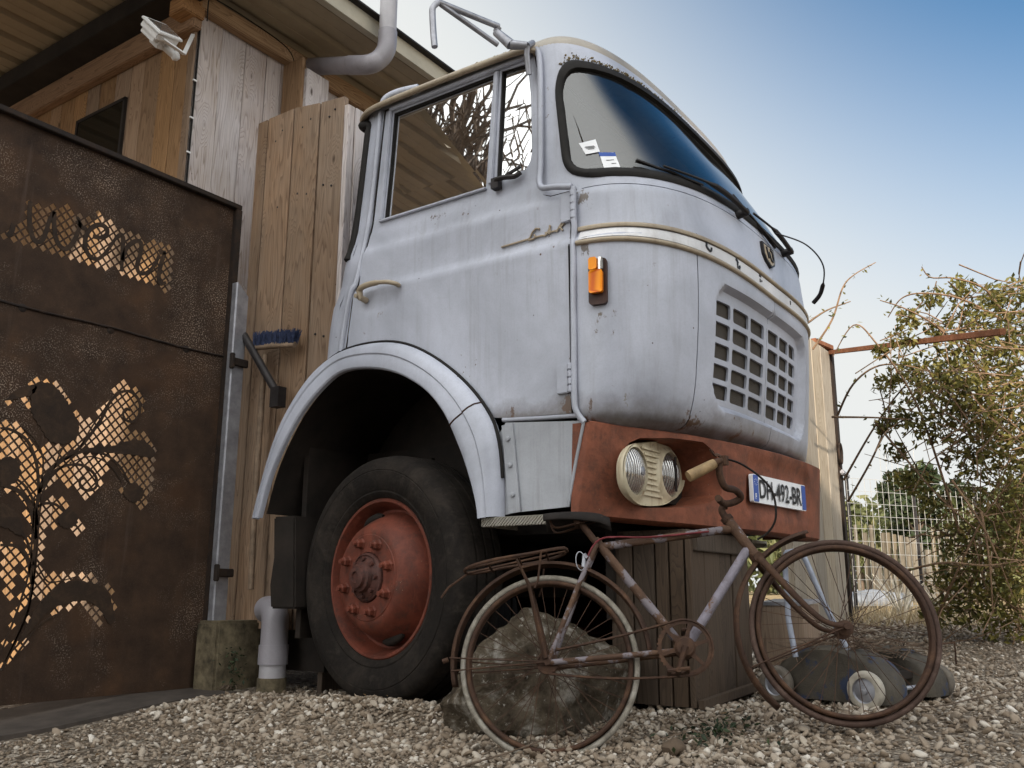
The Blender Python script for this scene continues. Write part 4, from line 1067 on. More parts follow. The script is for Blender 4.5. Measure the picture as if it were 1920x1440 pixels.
# ---- wheels
def wheel(cx, ax):
    c_ = (cx, .958, .529)
    wheel_ = bpy.data.objects.new('wheel', None); COL.objects.link(wheel_); wheel_.parent = truck
    wheel_.location = Vector(c_) - Vector(ORG[truck.name]); ORG[wheel_.name] = np.array(c_)
    mb = MB()     # tyre: sidewall with rings, shoulder, grooved tread
    pr = [(.315, -.02), (.318, .012), (.325, .024), (.345, .036), (.352, .034), (.356, .038), (.40, .050), (.430, .050), (.433, .047), (.437, .049), (.462, .044), (.478, .034), (.488, .020), (.492, .006), (.494, -.008)]
    for g in (-.045, -.095, -.145): pr += [(.500, g + .018), (.500, g + .006), (.487, g + .003), (.487, g - .003), (.500, g - .006)]
    pr += [(.500, -.170), (.494, -.185), (.475, -.21), (.43, -.23), (.32, -.20)]
    mb.lathe(pr, c_, ax, 96); mb.build('tyre', M['tyre'], wheel_, smooth=32)
    mb = MB()     # rim and dished disc
    pr = [(.318, .0), (.322, .014), (.316, .021), (.306, .020), (.300, .008), (.292, -.012), (.286, -.035), (.278, -.050), (.268, -.052), (.255, -.030), (.238, .008), (.215, .048), (.195, .068), (.180, .074), (.172, .074), (.169, .077), (.10, .078), (.098, .070), (.098, .03)]
    mb.lathe(pr, c_, ax, 80)
    rim = mb.build('rim', M['wheelred'], wheel_, smooth=40)
    axv = Vector(ax); u = Vector((0, 0, 1)); w2 = axv.cross(u)
    cc = Vector(c_)
    for k in range(8):
        a = R_(45 * k + 18); q = cc + (u * math.cos(a) + w2 * math.sin(a)) * .140
        mb = MB(); mb.lathe([(.024, .076), (.024, .080), (.019, .084), (.019, .104), (.015, .107), (.011, .108), (.011, .122), (.001, .123)], q, ax, 6)
        mb.build('wheel_nut', M['wheelred'], wheel_, smooth=20)
    mb = MB()
    mb.lathe([(.100, .060), (.096, .086), (.088, .092), (.084, .088), (.062, .100), (.056, .118), (.045, .122), (.042, .136), (.022, .140), (.020, .132), (.001, .133)], c_, ax, 40)
    for k in range(8):
        a = R_(45 * k); q = cc + (u * math.cos(a) + w2 * math.sin(a)) * .073; mb.lathe([(.001, .106), (.009, .106), (.009, .09)], q, ax, 6)
    mb.build('hub', M['hubred'], wheel_, smooth=35)
    for a0 in (20, 195):     # dark lozenges set on the disc for the shade in hand holes
        mb = MB(); pth = []
        for k in range(9):
            a = R_(a0 - 14 + 28 * k / 8); pth.append(cc + (u * math.cos(a) + w2 * math.sin(a)) * .252 + axv * -.016)
        mb.tube(pth, [.008, .015, .019, .021, .021, .021, .019, .015, .008], 8); mb.build('hand_hole_dark', M['dark'], wheel_, smooth=60)
    wheel_.rotation_euler.z = R_(-8)
    return wheel_
wheel(.052, (-1, 0, 0)); wheel(TW - .045, (1, 0, 0))

# ---- cab interior
mb = MB(); zr = [(.10, 2.60), (.10, 1.47), (TW - .10, 1.47), (TW - .10, 2.60)]
wh = rrect(.42, 1.49, 2.02, 2.42, .08)
patch(mb, zr, [wh], .2, lambda x, z, o=0: (x, yr_(z) + .055, z))
mb.add([(.04, .0, 1.45), (TW - .04, .0, 1.45), (TW - .04, 1.3, 1.45), (.04, 1.3, 1.45)], [(0, 1, 2, 3)])
mb.tube([(.10, 1.14, 2.49), (TW - .1, 1.14, 2.49)], .02, 6); mb.tube([(.36, 1.165, 1.5), (.36, 1.15, 2.46)], .008, 6)
mb.build('cab_lining', M['inside'], truck)
mb = MB()
for i in range(6): mb.add([(.08, .12 + i * .18, 2.632), (TW - .08, .12 + i * .18, 2.632), (TW - .08, .21 + i * .18, 2.618), (.08, .21 + i * .18, 2.618), (TW - .08, .30 + i * .18, 2.632), (.08, .30 + i * .18, 2.632)], [(0, 1, 2, 3), (3, 2, 4, 5)])
mb.build('headlining', M['headlining'], truck, smooth=60)
for x in (.50, 1.40):
    mb = MB(); mb.box((x, .17, 2.545), (.46, .02, .15), Matrix.Rotation(R_(-35), 3, 'X')); mb.build('sun_visor', M['seat'], truck, bevel=.008)
mb = MB(); mb.tube([(x, yr_(z) + .045, z) for x, z in rrect(.42, 1.49, 2.02, 2.42, .08, 6)], .02, 8, closed=True)
mb.add([(x, yr_(2.2) + .085, z) for x, z in rrect(.42, 1.49, 2.02, 2.42, .08)], [tuple(range(20))])
mb.build('rear_window', M['darkglass'], truck, smooth=60)
mb = MB()
for x in (.42, 1.45):
    mb.box((x, .70, 1.55), (.52, .50, .14)); mb.box((x, .98, 1.80), (.50, .12, .46), Matrix.Rotation(R_(-8), 3, 'X'))
mb.build('seat', M['seat'], truck, bevel=.03)
mb = MB(); mb.prism([(-.12, 1.62), (.18, 1.66), (.22, 1.90), (.10, 1.985), (-.12, 1.975)], lambda y, z, o: (o, y, z), .22, TW - .22); mb.build('dashboard', M['seat'], truck, bevel=.01)
mb = MB(); sc = Vector((.46, .20, 2.10)); axw = Vector((0, .55, .83)).normalized(); u = Vector((1, 0, 0)); v = axw.cross(u)
mb.tube([sc + (u * math.cos(2 * math.pi * k / 36) + v * math.sin(2 * math.pi * k / 36)) * .225 for k in range(36)], .013, 8, closed=True)
for a in (0, 120, 240): mb.tube([sc - axw * .03, sc + (u * math.cos(R_(a)) + v * math.sin(R_(a))) * .22], .009, 6)
mb.tube([sc, sc - axw * .4], .025, 8); mb.build('steering_wheel', M['black_rubber'], truck, smooth=60)
# ================================================================== SHED, WALL, GATE
def rc(): return tuple(rng.random(3))
def plank_run(mb, a0, a1, zf0, zf1, widths, fn, thick=.024, gap=.004):
    """boards side by side between a0 and a1; fn(a, off, z) -> point; zf: bottom/top as functions of a"""
    a = a0; sgn = 1 if a1 > a0 else -1; i = 0
    while (a1 - a) * sgn > .02:
        wd = widths[i % len(widths)] if hasattr(widths, '__len__') else widths
        wd *= 1 + (0 if hasattr(widths, '__len__') else rng.uniform(-.12, .12)); b = a + sgn * wd
        if (b - a1) * sgn > 0: b = a1
        p, q = a + sgn * gap / 2, b - sgn * gap / 2; dz = rng.normal(0, .002); o_ = rng.uniform(-.004, .004)
        mb.cur = rc(); ch = .003 * sgn
        z0, z1 = zf0(a), zf1((a + b) / 2)
        vs_ = []
        for z in (z0, z1):
            for aa, oo in ((p, thick), (p, .003), (p + ch, 0), (q - ch, 0), (q, .003), (q, thick)): vs_.append(fn(aa, oo + o_, z + (0 if z == z0 else zf1(aa) - z1)))
        mb.add(vs_, [(k, k + 1, k + 7, k + 6) for k in range(5)] + [(5, 4, 3, 2, 1, 0), (6, 7, 8, 9, 10, 11)])
        a = b; i += 1
    return mb
shed = thing('wooden_shed', 'timber shed with whitish front boards, orange side boards and a flat ribbed roof', 'shed', (.02, 2.5, 0))
YW = 2.5; XW = .02
mb = MB(); plank_run(mb, XW + .012, 5.0, lambda a: 0.05, lambda a: 3.72, [.165, .172, .160, .115, .16, .17, .155], lambda a, o, z: (a, YW + o, z))
mb.build('front_boards', M['wood_grey'], shed, rnd=True)
mb = MB(); plank_run(mb, YW + .03, 7.2, lambda a: 0.05, lambda a: 3.66, .15, lambda a, o, z: (XW + o, a, z))
mb.build('side_boards', M['wood_orange'], shed, rnd=True)
mb = MB(); mb.cur = rc(); mb.box((XW - .008, YW + .013, 1.95), (.016, .045, 3.5)); mb.build('corner_batten', M['wood_tan'], shed, rnd=True)
# rails under the roof
mb = MB(); mb.cur = rc(); mb.box((.42, YW - .035, 3.755), (.86, .07, .10)); mb.build('front_rail', M['wood_beamx'], shed, rnd=True, bevel=.006)
mb = MB(); mb.cur = rc(); mb.box((2.4, YW - .02, 3.77), (2.9, .05, .12)); mb.build('front_rail', M['wood_beamx'], shed, rnd=True, bevel=.006)
mb = MB(); mb.cur = rc(); mb.box((XW - .03, 4.9, 3.655), (.06, 4.9, .15)); mb.build('side_rail', M['wood_beam'], shed, rnd=True, bevel=.006)
mb = MB(); mb.cur = rc(); mb.box((-.05, YW - .0, 3.72), (.14, .14, .17)); mb.build('beam_end', M['wood_beam'], shed, rnd=True, bevel=.006)
mb = MB(); mb.box((-.10, 4.5, 3.79), (.16, 5.2, .12)); mb.build('rafter', M['rafter'], shed, bevel=.004)
# ribbed sheet roof (ribs run across) with its folded edge; left of the beam it carries on as a skewed canopy
mb = MB()
def sheet(x0, x1, e0, e1):
    sec = []; y = 1.96
    while y < 7.4:
        for dy, z in ((0, 3.865), (.018, 3.895), (.055, 3.895), (.073, 3.865), (.16, 3.865), (.163, 3.862), (.168, 3.865), (.20, 3.865)): sec.append((y + dy, z))
        y += .235
    def clipx(yy): return x0 if yy >= e0 else x1 + (x0 - x1) * max(0., (yy - e1)) / (e0 - e1)
    m = len(sec); mb.add([((clipx(yy) if k_ == 0 else x1), yy, z) for k_ in (0, 1) for yy, z in sec], [(k, k + 1, m + k + 1, m + k) for k in range(m - 1)])
sheet(-.28, 5.4, 1.0, .9); sheet(-4.6, -.28, 3.12, 1.96)
mb.add([(-4.6, 3.12, 3.945), (-.28, 1.96, 3.945), (5.4, 1.96, 3.945), (5.4, 7.4, 3.945), (-4.6, 7.4, 3.945)], [(0, 1, 2, 3, 4)])
mb.build('roof', M['roofsheet'], shed)
mb = MB(); mb.box((2.55, 1.952, 3.89), (5.7, .012, .11)); mb.box((2.55, 1.972, 3.837), (5.7, .04, .008)); mb.build('eave_trim', M['rooftrim'], shed)
mb = MB(); mb.box((2.55, 1.93, 3.955), (5.7, .05, .012)); mb.build('roof_edge', M['black_metal'], shed)
# side window
mb = MB(); mb.box((XW - .006, 3.40, 3.12), (.012, .52, .50)); wn = mb.build('window', M['darkglass'], shed)
mb = MB()
for c_, s_ in (((XW - .006, 3.145, 3.12), (.02, .02, .52)), ((XW - .006, 3.655, 3.12), (.02, .02, .52)), ((XW - .006, 3.40, 3.375), (.02, .53, .02)), ((XW - .006, 3.40, 2.865), (.02, .53, .02))): mb.box(c_, s_)
mb.build('window_frame', M['rafter'], wn)
# brown post, its skylit face painted pale, standing ahead of the white boards
mb = MB(); mb.cur = rc(); p = P(572, 150, 1, 2.28); p2 = P(614, 150, 1, 2.28)
mb.box(((p[0] + p2[0]) / 2 + .012, 2.29, 2.0), (p2[0] - p[0], .022, 3.22)); mb.build('skylit_post_face', M['wood_grey'], shed, rnd=True)
mb = MB(); mb.cur = (.2, .6, .4); mb.box((p[0] - .001, 2.385, 2.02), (.022, .17, 3.32)); mb.build('post', M['wood_orange'], shed, rnd=True)
# electric cable clipped to the corner
cab_ = thing('clipped_cable', 'thin black cable clipped up the corner of the shed with white clips', 'cable', (.04, YW - .01, 2.4))
mb = MB(); mb.tube([(.035, YW - .010, z) for z in np.linspace(2.3, 3.72, 12)], .006, 6); mb.build('cable', M['black_rubber'], cab_, smooth=60)
for z in (2.62, 2.84, 3.05, 3.28, 3.62):
    mb = MB(); mb.box((.028, YW - .012, z), (.024, .014, .010)); mb.build('clip', M['white_plastic'], cab_)
mb = MB(); mb.tube(arc_fill([(.0, 2.38, 3.60), (-.02, 2.35, 3.72), (.05, 2.40, 3.78), (.3, 2.42, 3.80), (.62, 2.43, 3.78), (.70, 2.43, 3.66)], 6), .004, 5)
tag(mb.build('loose_wire', M['black_rubber'], smooth=60), 'thin loose wire looped along the rail under the shed roof', 'wire')

# plank wall beside the truck (its side faces the camera, its front runs behind the cab)
wall = thing('plank_wall', 'wall of tan upright boards with screw heads standing directly behind the truck cab', 'wall', (.267, 1.5, 0))
XP, YP = .267, 1.50
tops = {0: 2.985, 1: 3.0, 2: 3.04}
def ztop(a): 
    return 2.985 if a < 1.70 else (3.005 if a < 1.90 else 3.035)
mb = MB(); plank_run(mb, YP + .03, YP + .03 + .19 * 3.6, lambda a: .30, ztop, [.185, .20, .21, .2], lambda a, o, z: (XP + o, a, z), .028, .010)
mb.build('side_boards', M['wood_tan'], wall, rnd=True)
mb = MB(); plank_run(mb, XP + .0, 2.6, lambda a: 1.48, lambda a: 2.93, [.05, .19, .2, .19, .2], lambda a, o, z: (a, YP + o, z), .028, .005)
mb.build('front_boards', M['wood_grey'], wall, rnd=True)  # paler wood than the side boards, for the lit face of the wall
mb = MB()
for a, z in [(1.60, 2.93), (1.64, 2.90), (1.60, 2.5), (1.66, 2.52), (1.78, 2.93), (1.84, 2.90), (1.78, 2.5), (1.85, 2.52), (2.0, 2.93), (2.05, 2.88), (2.0, 2.48), (1.60, 1.7), (1.66, 1.72), (1.79, 1.7), (1.85, 1.74), (2.0, 1.72), (1.62, 1.3), (1.83, 1.3)]:
    mb.lathe([(.001, -.003), (.006, -.002), (.006, .004)], (XP + .0, a, z), (1, 0, 0), 8)
mb.build('screw_head', M['black_metal'], wall, split=True)
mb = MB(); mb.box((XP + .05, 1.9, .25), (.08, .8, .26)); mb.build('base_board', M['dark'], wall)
mb = MB(); plank_run(mb, XP + .03, 2.9, lambda a: -.05, lambda a: 1.47, .19, lambda a, o, z: (a, YP + .035 + o, z), .028, .006); mb.build('dark_fill_boards', M['wood_dark'], wall, rnd=True)  # dark boards added so the space under the truck stays dark
tag_ = None
# galvanised post, hinges, stick
post = thing('galvanised_post', 'galvanised steel channel post beside the rusty gate', 'post', (.16, 2.08, 0))
mb = MB(); p = P(441, 530, 1, 2.08)
mb.add([(p[0] + x, 2.08 + y, z) for z in (.05, p[2]) for x, y in ((.0, .05), (.0, -.012), (.006, -.018), (.075, -.018), (.075, .05))] , [(k, k + 1, k + 6, k + 5) for k in range(4)] + [(5, 6, 7, 8, 9)])
mb.v[-2] = (mb.v[-2][0], mb.v[-2][1], mb.v[-2][2] - .06); mb.v[-1] = (mb.v[-1][0], mb.v[-1][1], mb.v[-1][2] - .06)
mb.build('channel', M['steel'], post)
px0 = p[0]
for z in (1.60, .56):
    mb = MB(); mb.box((px0 + .04, 2.05, z), (.10, .02, .04)); mb.tube([(px0 - .01, 2.045, z - .04), (px0 - .01, 2.045, z + .04)], .014, 10); mb.build('hinge', M['gate_dark'], post, bevel=.004)
mb = MB(); mb.tube([tuple(P(497, 665, 0, .20)), tuple(P(480, 900, 0, .19)), tuple(P(470, 1105, 0, .17))], [.014, .016, .014], 8)
tag(mb.build('wooden_stick', M['broomwood'], smooth=60), 'plain wooden broom handle leaning against the tan boards beside the gate post', 'stick')

# ---- gate
GY = 2.13
gate = thing('rusty_gate', 'rusty steel gate with a cut-out lattice band and leafy scrollwork', 'gate', (-.58, GY, .03))
def g2(px, py): 
    q = P(px, py, 1, GY); return (q[0], q[2])
def gp(pts, sc=1, ox=0, oy=0): return [g2(x * sc + ox, y * sc + oy) for x, y in pts]
S1 = 1 / 4.8
band = gp([(0, 470), (60, 520), (110, 450), (240, 360), (265, 210), (350, 250), (480, 250), (580, 250), (650, 290), (730, 330), (830, 380), (890, 330), (960, 370), (1030, 430), (1080, 450), (1130, 480), (1180, 520), (1260, 500), (1300, 570), (1420, 570), (1500, 600), (1560, 620), (1560, 860), (1530, 1080), (1440, 1020), (1380, 980), (1300, 975), (1180, 915), (1100, 915), (1020, 840), (900, 830), (780, 770), (680, 765), (580, 740), (470, 695), (370, 660), (300, 640), (180, 590), (40, 590), (0, 560)], S1, 0, 330)
regs = [gp(q) for q in ([(3, 753), (65, 703), (75, 714), (30, 747), (10, 762)], [(20, 745), (45, 745), (78, 752), (93, 762), (67, 780), (48, 762)], [(92, 710), (100, 712), (142, 758), (133, 766), (82, 724)],
    [(138, 755), (172, 790), (215, 730), (231, 711), (273, 738), (274, 766), (246, 803), (268, 806), (293, 832), (290, 890), (275, 957), (220, 928), (240, 902), (205, 862), (195, 905), (165, 945), (135, 917), (112, 895), (95, 905), (78, 935), (82, 965), (80, 1070), (110, 1075), (100, 1090), (60, 1130), (15, 1185), (8, 1215), (0, 1245), (0, 1215), (30, 1140), (45, 1090), (38, 1050), (20, 1130), (0, 1090), (0, 1005), (40, 1030), (60, 1000), (40, 945), (0, 905), (0, 790), (40, 795), (75, 850), (85, 835), (120, 832), (145, 805)],
    [(82, 932), (110, 928), (160, 985), (147, 1002), (95, 985), (72, 1000)],
    [(82, 1105), (105, 1073), (160, 1071), (187, 1082), (210, 1105), (220, 1140), (219, 1166), (205, 1183), (180, 1170), (150, 1135), (115, 1150), (88, 1155), (60, 1190), (20, 1240), (3, 1250), (40, 1180)])]
def serr(pts, amp=.012, n=5):
    amp *= .45
    """leaf blade with a toothed edge"""
    p = resample(np.vstack([arc_fill(pts + pts[:1], 4)]), len(pts) * n + 1)[:-1]; c_ = p.mean(0); out = []
    for i, q in enumerate(p):
        v_ = q - c_; v_ = v_ / (np.linalg.norm(v_) + 1e-9); out.append(tuple(q + v_ * (amp if i % 2 else -amp * .4)))
    return out
L_ = lambda pts, wd: ('r', gp(pts), wd)
B_L = lambda pts, sc=S1: ('r', gp(pts, S1, 0, 330), .021)
dec = [B_L([(272, 230), (262, 340), (268, 470), (300, 570), (345, 595), (390, 560), (420, 470), (450, 380), (485, 320)]), B_L([(485, 320), (485, 440), (500, 560), (545, 640), (600, 655), (660, 590), (700, 500), (715, 420), (690, 370)]), B_L([(690, 400), (730, 460), (780, 480)]),
       B_L([(835, 545), (900, 555), (955, 530), (960, 480), (920, 445), (860, 445), (800, 490), (765, 570), (770, 660), (810, 725), (870, 750), (930, 710), (985, 640), (1040, 560)]), B_L([(1040, 560), (1085, 530), (1105, 570), (1100, 680), (1090, 860)]), B_L([(1095, 760), (1130, 660), (1180, 605), (1235, 585), (1270, 620), (1255, 720), (1230, 810), (1255, 875), (1320, 870), (1390, 800), (1430, 710)]),
       B_L([(1430, 690), (1490, 690)]), B_L([(1480, 690), (1445, 800), (1425, 900), (1440, 970), (1490, 960)]), B_L([(120, 430), (100, 500), (60, 540)]),
       # main stem in three strands
       L_([(3, 1255), (38, 1180), (58, 1110), (66, 1010), (70, 940), (82, 897), (110, 868), (150, 838), (188, 788), (205, 755), (225, 736), (245, 735), (260, 752), (261, 775), (250, 790), (236, 788), (230, 776), (236, 766), (243, 770)], .014),
       L_([(8, 1240), (50, 1150), (66, 1060), (74, 960), (88, 905), (135, 858)], .008), L_([(0, 1225), (30, 1150), (54, 1070), (60, 1000), (64, 930)], .008),
       L_([(72, 925), (96, 888), (128, 872), (158, 874), (178, 892), (180, 912), (166, 920), (152, 914), (149, 902), (157, 897), (163, 904)], .012), L_([(120, 862), (160, 846), (198, 853), (225, 876), (243, 908)], .011), L_([(130, 868), (170, 856), (205, 872), (228, 905)], .006),
       L_([(66, 1010), (58, 955), (36, 922), (0, 908)], .020), L_([(70, 985), (62, 940), (40, 905), (0, 885)], .010), L_([(60, 1095), (50, 1045), (30, 1024), (0, 1022)], .016), L_([(62, 1060), (48, 1010), (24, 990), (0, 985)], .010),
       L_([(72, 925), (68, 870), (50, 826), (20, 806), (0, 803)], .013), L_([(78, 905), (80, 860), (66, 825), (40, 800)], .006), L_([(70, 950), (84, 944), (104, 946), (122, 962)], .012), L_([(100, 880), (112, 850), (120, 835)], .006), L_([(150, 838), (172, 800), (200, 760)], .006),
       L_([(70, 1060), (88, 1090), (110, 1090), (140, 1082)], .006), L_([(24, 1236), (70, 1175), (105, 1152)], .008),
       ('p', serr(gp([(130, 852), (165, 840), (205, 838), (240, 827), (270, 828), (290, 848), (284, 858), (250, 853), (225, 851), (190, 848), (165, 847)]), .006), 0),
       ('p', serr(gp([(236, 912), (250, 906), (266, 916), (268, 930), (252, 942), (236, 934), (230, 922)]), .010), 0), ('p', serr(gp([(110, 968), (126, 956), (143, 966), (142, 984), (124, 990), (110, 982)]), .010), 0),
       ('p', serr(gp([(30, 1212), (62, 1150), (95, 1108), (130, 1090), (165, 1092), (192, 1102), (208, 1128), (214, 1162), (204, 1170), (190, 1148), (176, 1134), (155, 1126), (125, 1132), (92, 1144), (60, 1180)]), .008), 0),
       ('p', serr(gp([(70, 716), (98, 722), (124, 752), (146, 798), (142, 822), (118, 832), (92, 826), (76, 802), (60, 776), (58, 740)]), .010), 0),
       ('p', serr(gp([(8, 752), (36, 728), (66, 722), (62, 738), (36, 746)]), .007), 0),
       ('p', serr(gp([(0, 862), (24, 858), (38, 884), (22, 908), (0, 906)]), .010), 0), ('p', serr(gp([(0, 945), (20, 950), (42, 985), (36, 1004), (14, 990), (0, 985)]), .010), 0)]
M['scroll'] = m_rust('cut_steel_scroll', (.016, .010, .007), (.034, .020, .012), (.075, .042, .022))
# lattice of diamond holes
pit = .0335; diam = []
allr = [band] + regs
c0 = np.array(allr[0])
us = np.arange(-120, 120)
A_, B_ = np.meshgrid(us, us); cx = (A_ + B_) * pit * .62 - 1.0; cz = (A_ - B_) * pit * .66 + 1.2
cx = cx.ravel(); cz = cz.ravel(); k = np.zeros(len(cx), bool)
for r in allr: k |= inside(r, cx, cz)
# leave out holes that the solid blades would cover anyway
for kind, q, _ in dec:
    if kind == 'p': k &= ~inside(q, cx, cz)
hx, hz = pit * .62 * .76, pit * .66 * .78
diam = [[(x - hx, z), (x, z - hz), (x + hx, z), (x, z + hz)] for x, z in zip(cx[k], cz[k])]
GX0, GX1, GZ0, GZ1 = -1.27, .108, .035, 2.45
mb = MB(); patch(mb, [(GX0, GZ0), (GX1, GZ0), (GX1, GZ1), (GX0, GZ1)], diam, .5, lambda u, v, o=0: (u, GY - o, v))
sheet = mb.build('gate_sheet', M['gate'], gate, solid=.004)
mb = MB()
for kind, q, wd in dec:
    if kind == 'r':
        pth = arc_fill(q, 5); mb.ribbon(pth, [wd * (.55 + .45 * math.sin(math.pi * min(1, .25 + .7 * i / len(pth)))) for i in range(len(pth))], lambda u, v, o: (u, GY - .0025 - o, v), -.002, .002)
    else: mb.prism(q, lambda u, v, o: (u, GY - .0030 - o, v), -.002, .0016)
mb.build('scrollwork', M['scroll'], gate)
mb = MB()
mb.beam((GX0, GY - .005, GZ1 - .004), (GX1 + .01, GY - .005, GZ1 - .004), .05, .026); mb.beam((GX1 - .004, GY - .005, GZ0), (GX1 - .004, GY - .005, GZ1 - .018), .036, .05, (0, 1, 0))
mb.build('gate_frame', M['gate_dark'], gate, bevel=.003)
mb = MB(); pth = [(x, GY - .004, 1.632 + .004 * math.sin(x * 9)) for x in np.linspace(GX0, GX1 - .02, 60)]; mb.tube(pth, .0055, 6)
for x in (-.93, -.53, -.13): mb.lathe([(.001, -.006), (.012, -.005), (.024, .004)], (x, GY, 1.625), (0, 1, 0), 14)
mb.build('weld_seam', M['gate_dark'], gate, smooth=60)

# kerb, threshold, drain pipe
mb = MB(); mb.box((.23, 2.02, .17), (.40, .16, .34)); o = mb.build('concrete_kerb', M['concrete'], bevel=.012); tag(o, 'mossy concrete block at the foot of the galvanised post', 'concrete block')
mb = MB(); xs = np.linspace(-3.2, .06, 40); ys = [1.80, 1.805, 2.25, 2.40]
mb.add([(x, y + .012 * math.sin(x * 7 + 1) * (y < 1.9), float(ground_z(x, 2.0)) * .8 + (.014 if y > 1.802 else -.03)) for x in xs for y in ys], [(i * 4 + j, (i + 1) * 4 + j, (i + 1) * 4 + j + 1, i * 4 + j + 1) for i in range(39) for j in range(3)])
o = mb.build('threshold', M['slab'], smooth=30); tag(o, 'smooth dark concrete strip under the rusty gate', 'threshold', kind='structure')
dq = P(514, 1200, 0, .165); dx_, dy_ = dq[0], dq[1]
pv = thing('drain_pipe', 'stubby grey drain pipe elbow rising from the gravel between gate post and truck wheel', 'pipe', (dx_, dy_, .03))
zt_ = P(515, 1118, 0, .165)[2]; rp = .061
mb = MB()
mb.tube(arc_fill([(dx_, dy_, zt_ - .24), (dx_, dy_, zt_ - .13), (dx_ + .004, dy_ + .01, zt_ - .085), (dx_ + .02, dy_ + .045, zt_ - rp), (dx_ + .05, dy_ + .12, zt_ - rp)], 7), rp, 24); mb.build('elbow', M['pvc'], pv, smooth=50)
mb = MB(); mb.tube(arc_fill([(dx_, dy_, zt_ - .30), (dx_, dy_, zt_ - .215)], 3), rp * 1.10, 24); mb.build('collar', M['pvc'], pv, smooth=50)
mb = MB(); mb.tube([(dx_, dy_, -.05), (dx_, dy_, zt_ - .29)], rp * .97, 24); mb.build('white_sleeve', M['pvc_white'], pv, smooth=50)
mb = MB(); mb.tube([(dx_, dy_, -.05), (dx_, dy_, .095)], rp * 1.07, 24); mb.build('foot_collar', M['concrete'], pv, smooth=50)
# flue pipe through the eave
fl = thing('flue_pipe', 'grey plastic pipe leaving the shed under the eave and turning straight up', 'pipe', (1.0, 2.4, 3.7))
a0 = P(560, 126, 1, 2.56); a1 = P(690, 121, 1, 1.92); a2 = P(724, 100, 1, 1.84); a3 = P(727, 60, 1, 1.84); a4 = np.array([a3[0], a3[1], 5.4])
a3 = np.array([a4[0], a4[1], a3[2]])
mb = MB(); bend = arc_fill([tuple(a1 + (a0 - a1) * .25), tuple(a1), tuple(a1 + (a2 - a1) * .62 + np.array([0, 0, -.012])), tuple(a2 + np.array([0, 0, .03])), tuple(a3)], 7)
mb.tube([tuple(a0), tuple(a1 + (a0 - a1) * .2)], .054, 24); mb.build('horizontal_pipe', M['pvc'], fl, smooth=50)
mb = MB(); mb.tube(bend, .058, 24); mb.build('elbow', M['pvc'], fl, smooth=50)
mb = MB(); mb.tube([tuple(a3 - np.array([0, 0, .02])), tuple(a4)], .053, 24); mb.build('upright_pipe', M['pvc_white'], fl, smooth=50)
# floodlight
fd = thing('floodlight', 'white plastic floodlight with sensor under the shed roof corner', 'floodlight', tuple(P(305, 70, 1, 2.30)))
c_ = Vector(tuple(P(300, 62, 1, 2.30))); rot = Matrix.Rotation(R_(-32), 3, 'Y') @ Matrix.Rotation(R_(-35), 3, 'X') @ Matrix.Rotation(R_(20), 3, 'Z')
mb = MB(); mb.box(c_, (.17, .035, .12), rot); mb.box(c_ + rot @ Vector((0, -.025, 0)), (.19, .014, .14), rot)
for k in range(6): mb.box(c_ + rot @ Vector((-.07 + .028 * k, .03, 0)), (.008, .03, .10), rot)
mb.build('housing', M['white_plastic'], fd, bevel=.004)
mb = MB(); mb.box(c_ + rot @ Vector((0, -.034, 0)), (.15, .004, .10), rot); mb.build('lamp_glass', M['headlamp'], fd)
mb = MB(); mb.box(c_ + rot @ Vector((.035, .05, .0)), (.075, .05, .06), rot); mb.build('junction_box', M['white_plastic'], fd, bevel=.004)
mb = MB(); mb.tube([c_ + rot @ Vector((.05, .05, -.02)), c_ + rot @ Vector((.09, .06, -.06))], .022, 12); mb.lathe([(.001, .03), (.02, .022), (.026, 0), (.02, -.02)], c_ + rot @ Vector((.10, .06, -.07)), (.4, 0, -.8), 14)
mb.build('motion_sensor', M['white_plastic'], fd, smooth=40)
mb = MB(); mb.beam(c_ + rot @ Vector((-.05, .0, -.07)), c_ + rot @ Vector((.10, .02, -.11)), .02, .008); mb.beam(c_ + rot @ Vector((.10, .02, -.11)), (.0, 2.50, 3.56), .02, .01); mb.build('bracket', M['white_plastic'], fd)
# broom hung upside down on the wall
br = thing('broom', 'old broom with blue bristles resting head up against the tan boards', 'broom', tuple(P(515, 650, 0, .22)))
h0 = Vector(tuple(P(476, 652, 0, .19))); h1 = Vector(tuple(P(553, 646, 0, .19))); dv = (h1 - h0)
mb = MB(); mb.tube([h0, h0 + dv * .5 + Vector((0, 0, .006)), h1], [.020, .024, .018], 12, flat=.7); mb.build('broom_head', M['broomwood'], br, smooth=50)
mb = MB()
for k in range(420):
    f_ = rng.random(); b0 = h0 + dv * f_ + Vector((rng.uniform(-.018, .018), 0, .006)); mb.tube([b0, b0 + Vector((rng.normal(0, .008), rng.normal(-.01 + .02 * (.5 - f_), .010), rng.uniform(.045, .075)))], .0022, 3)
mb.build('bristles', M['blue_bristle'], br)
mb = MB(); mb.tube([tuple(P(457, 628, 0, .165)), tuple(P(522, 742, 0, .17))], .020, 10); mb.box(tuple(P(521, 745, 0, .175)), (.05, .06, .10)); mb.build('strap_bar', M['black_metal'], br, smooth=40)

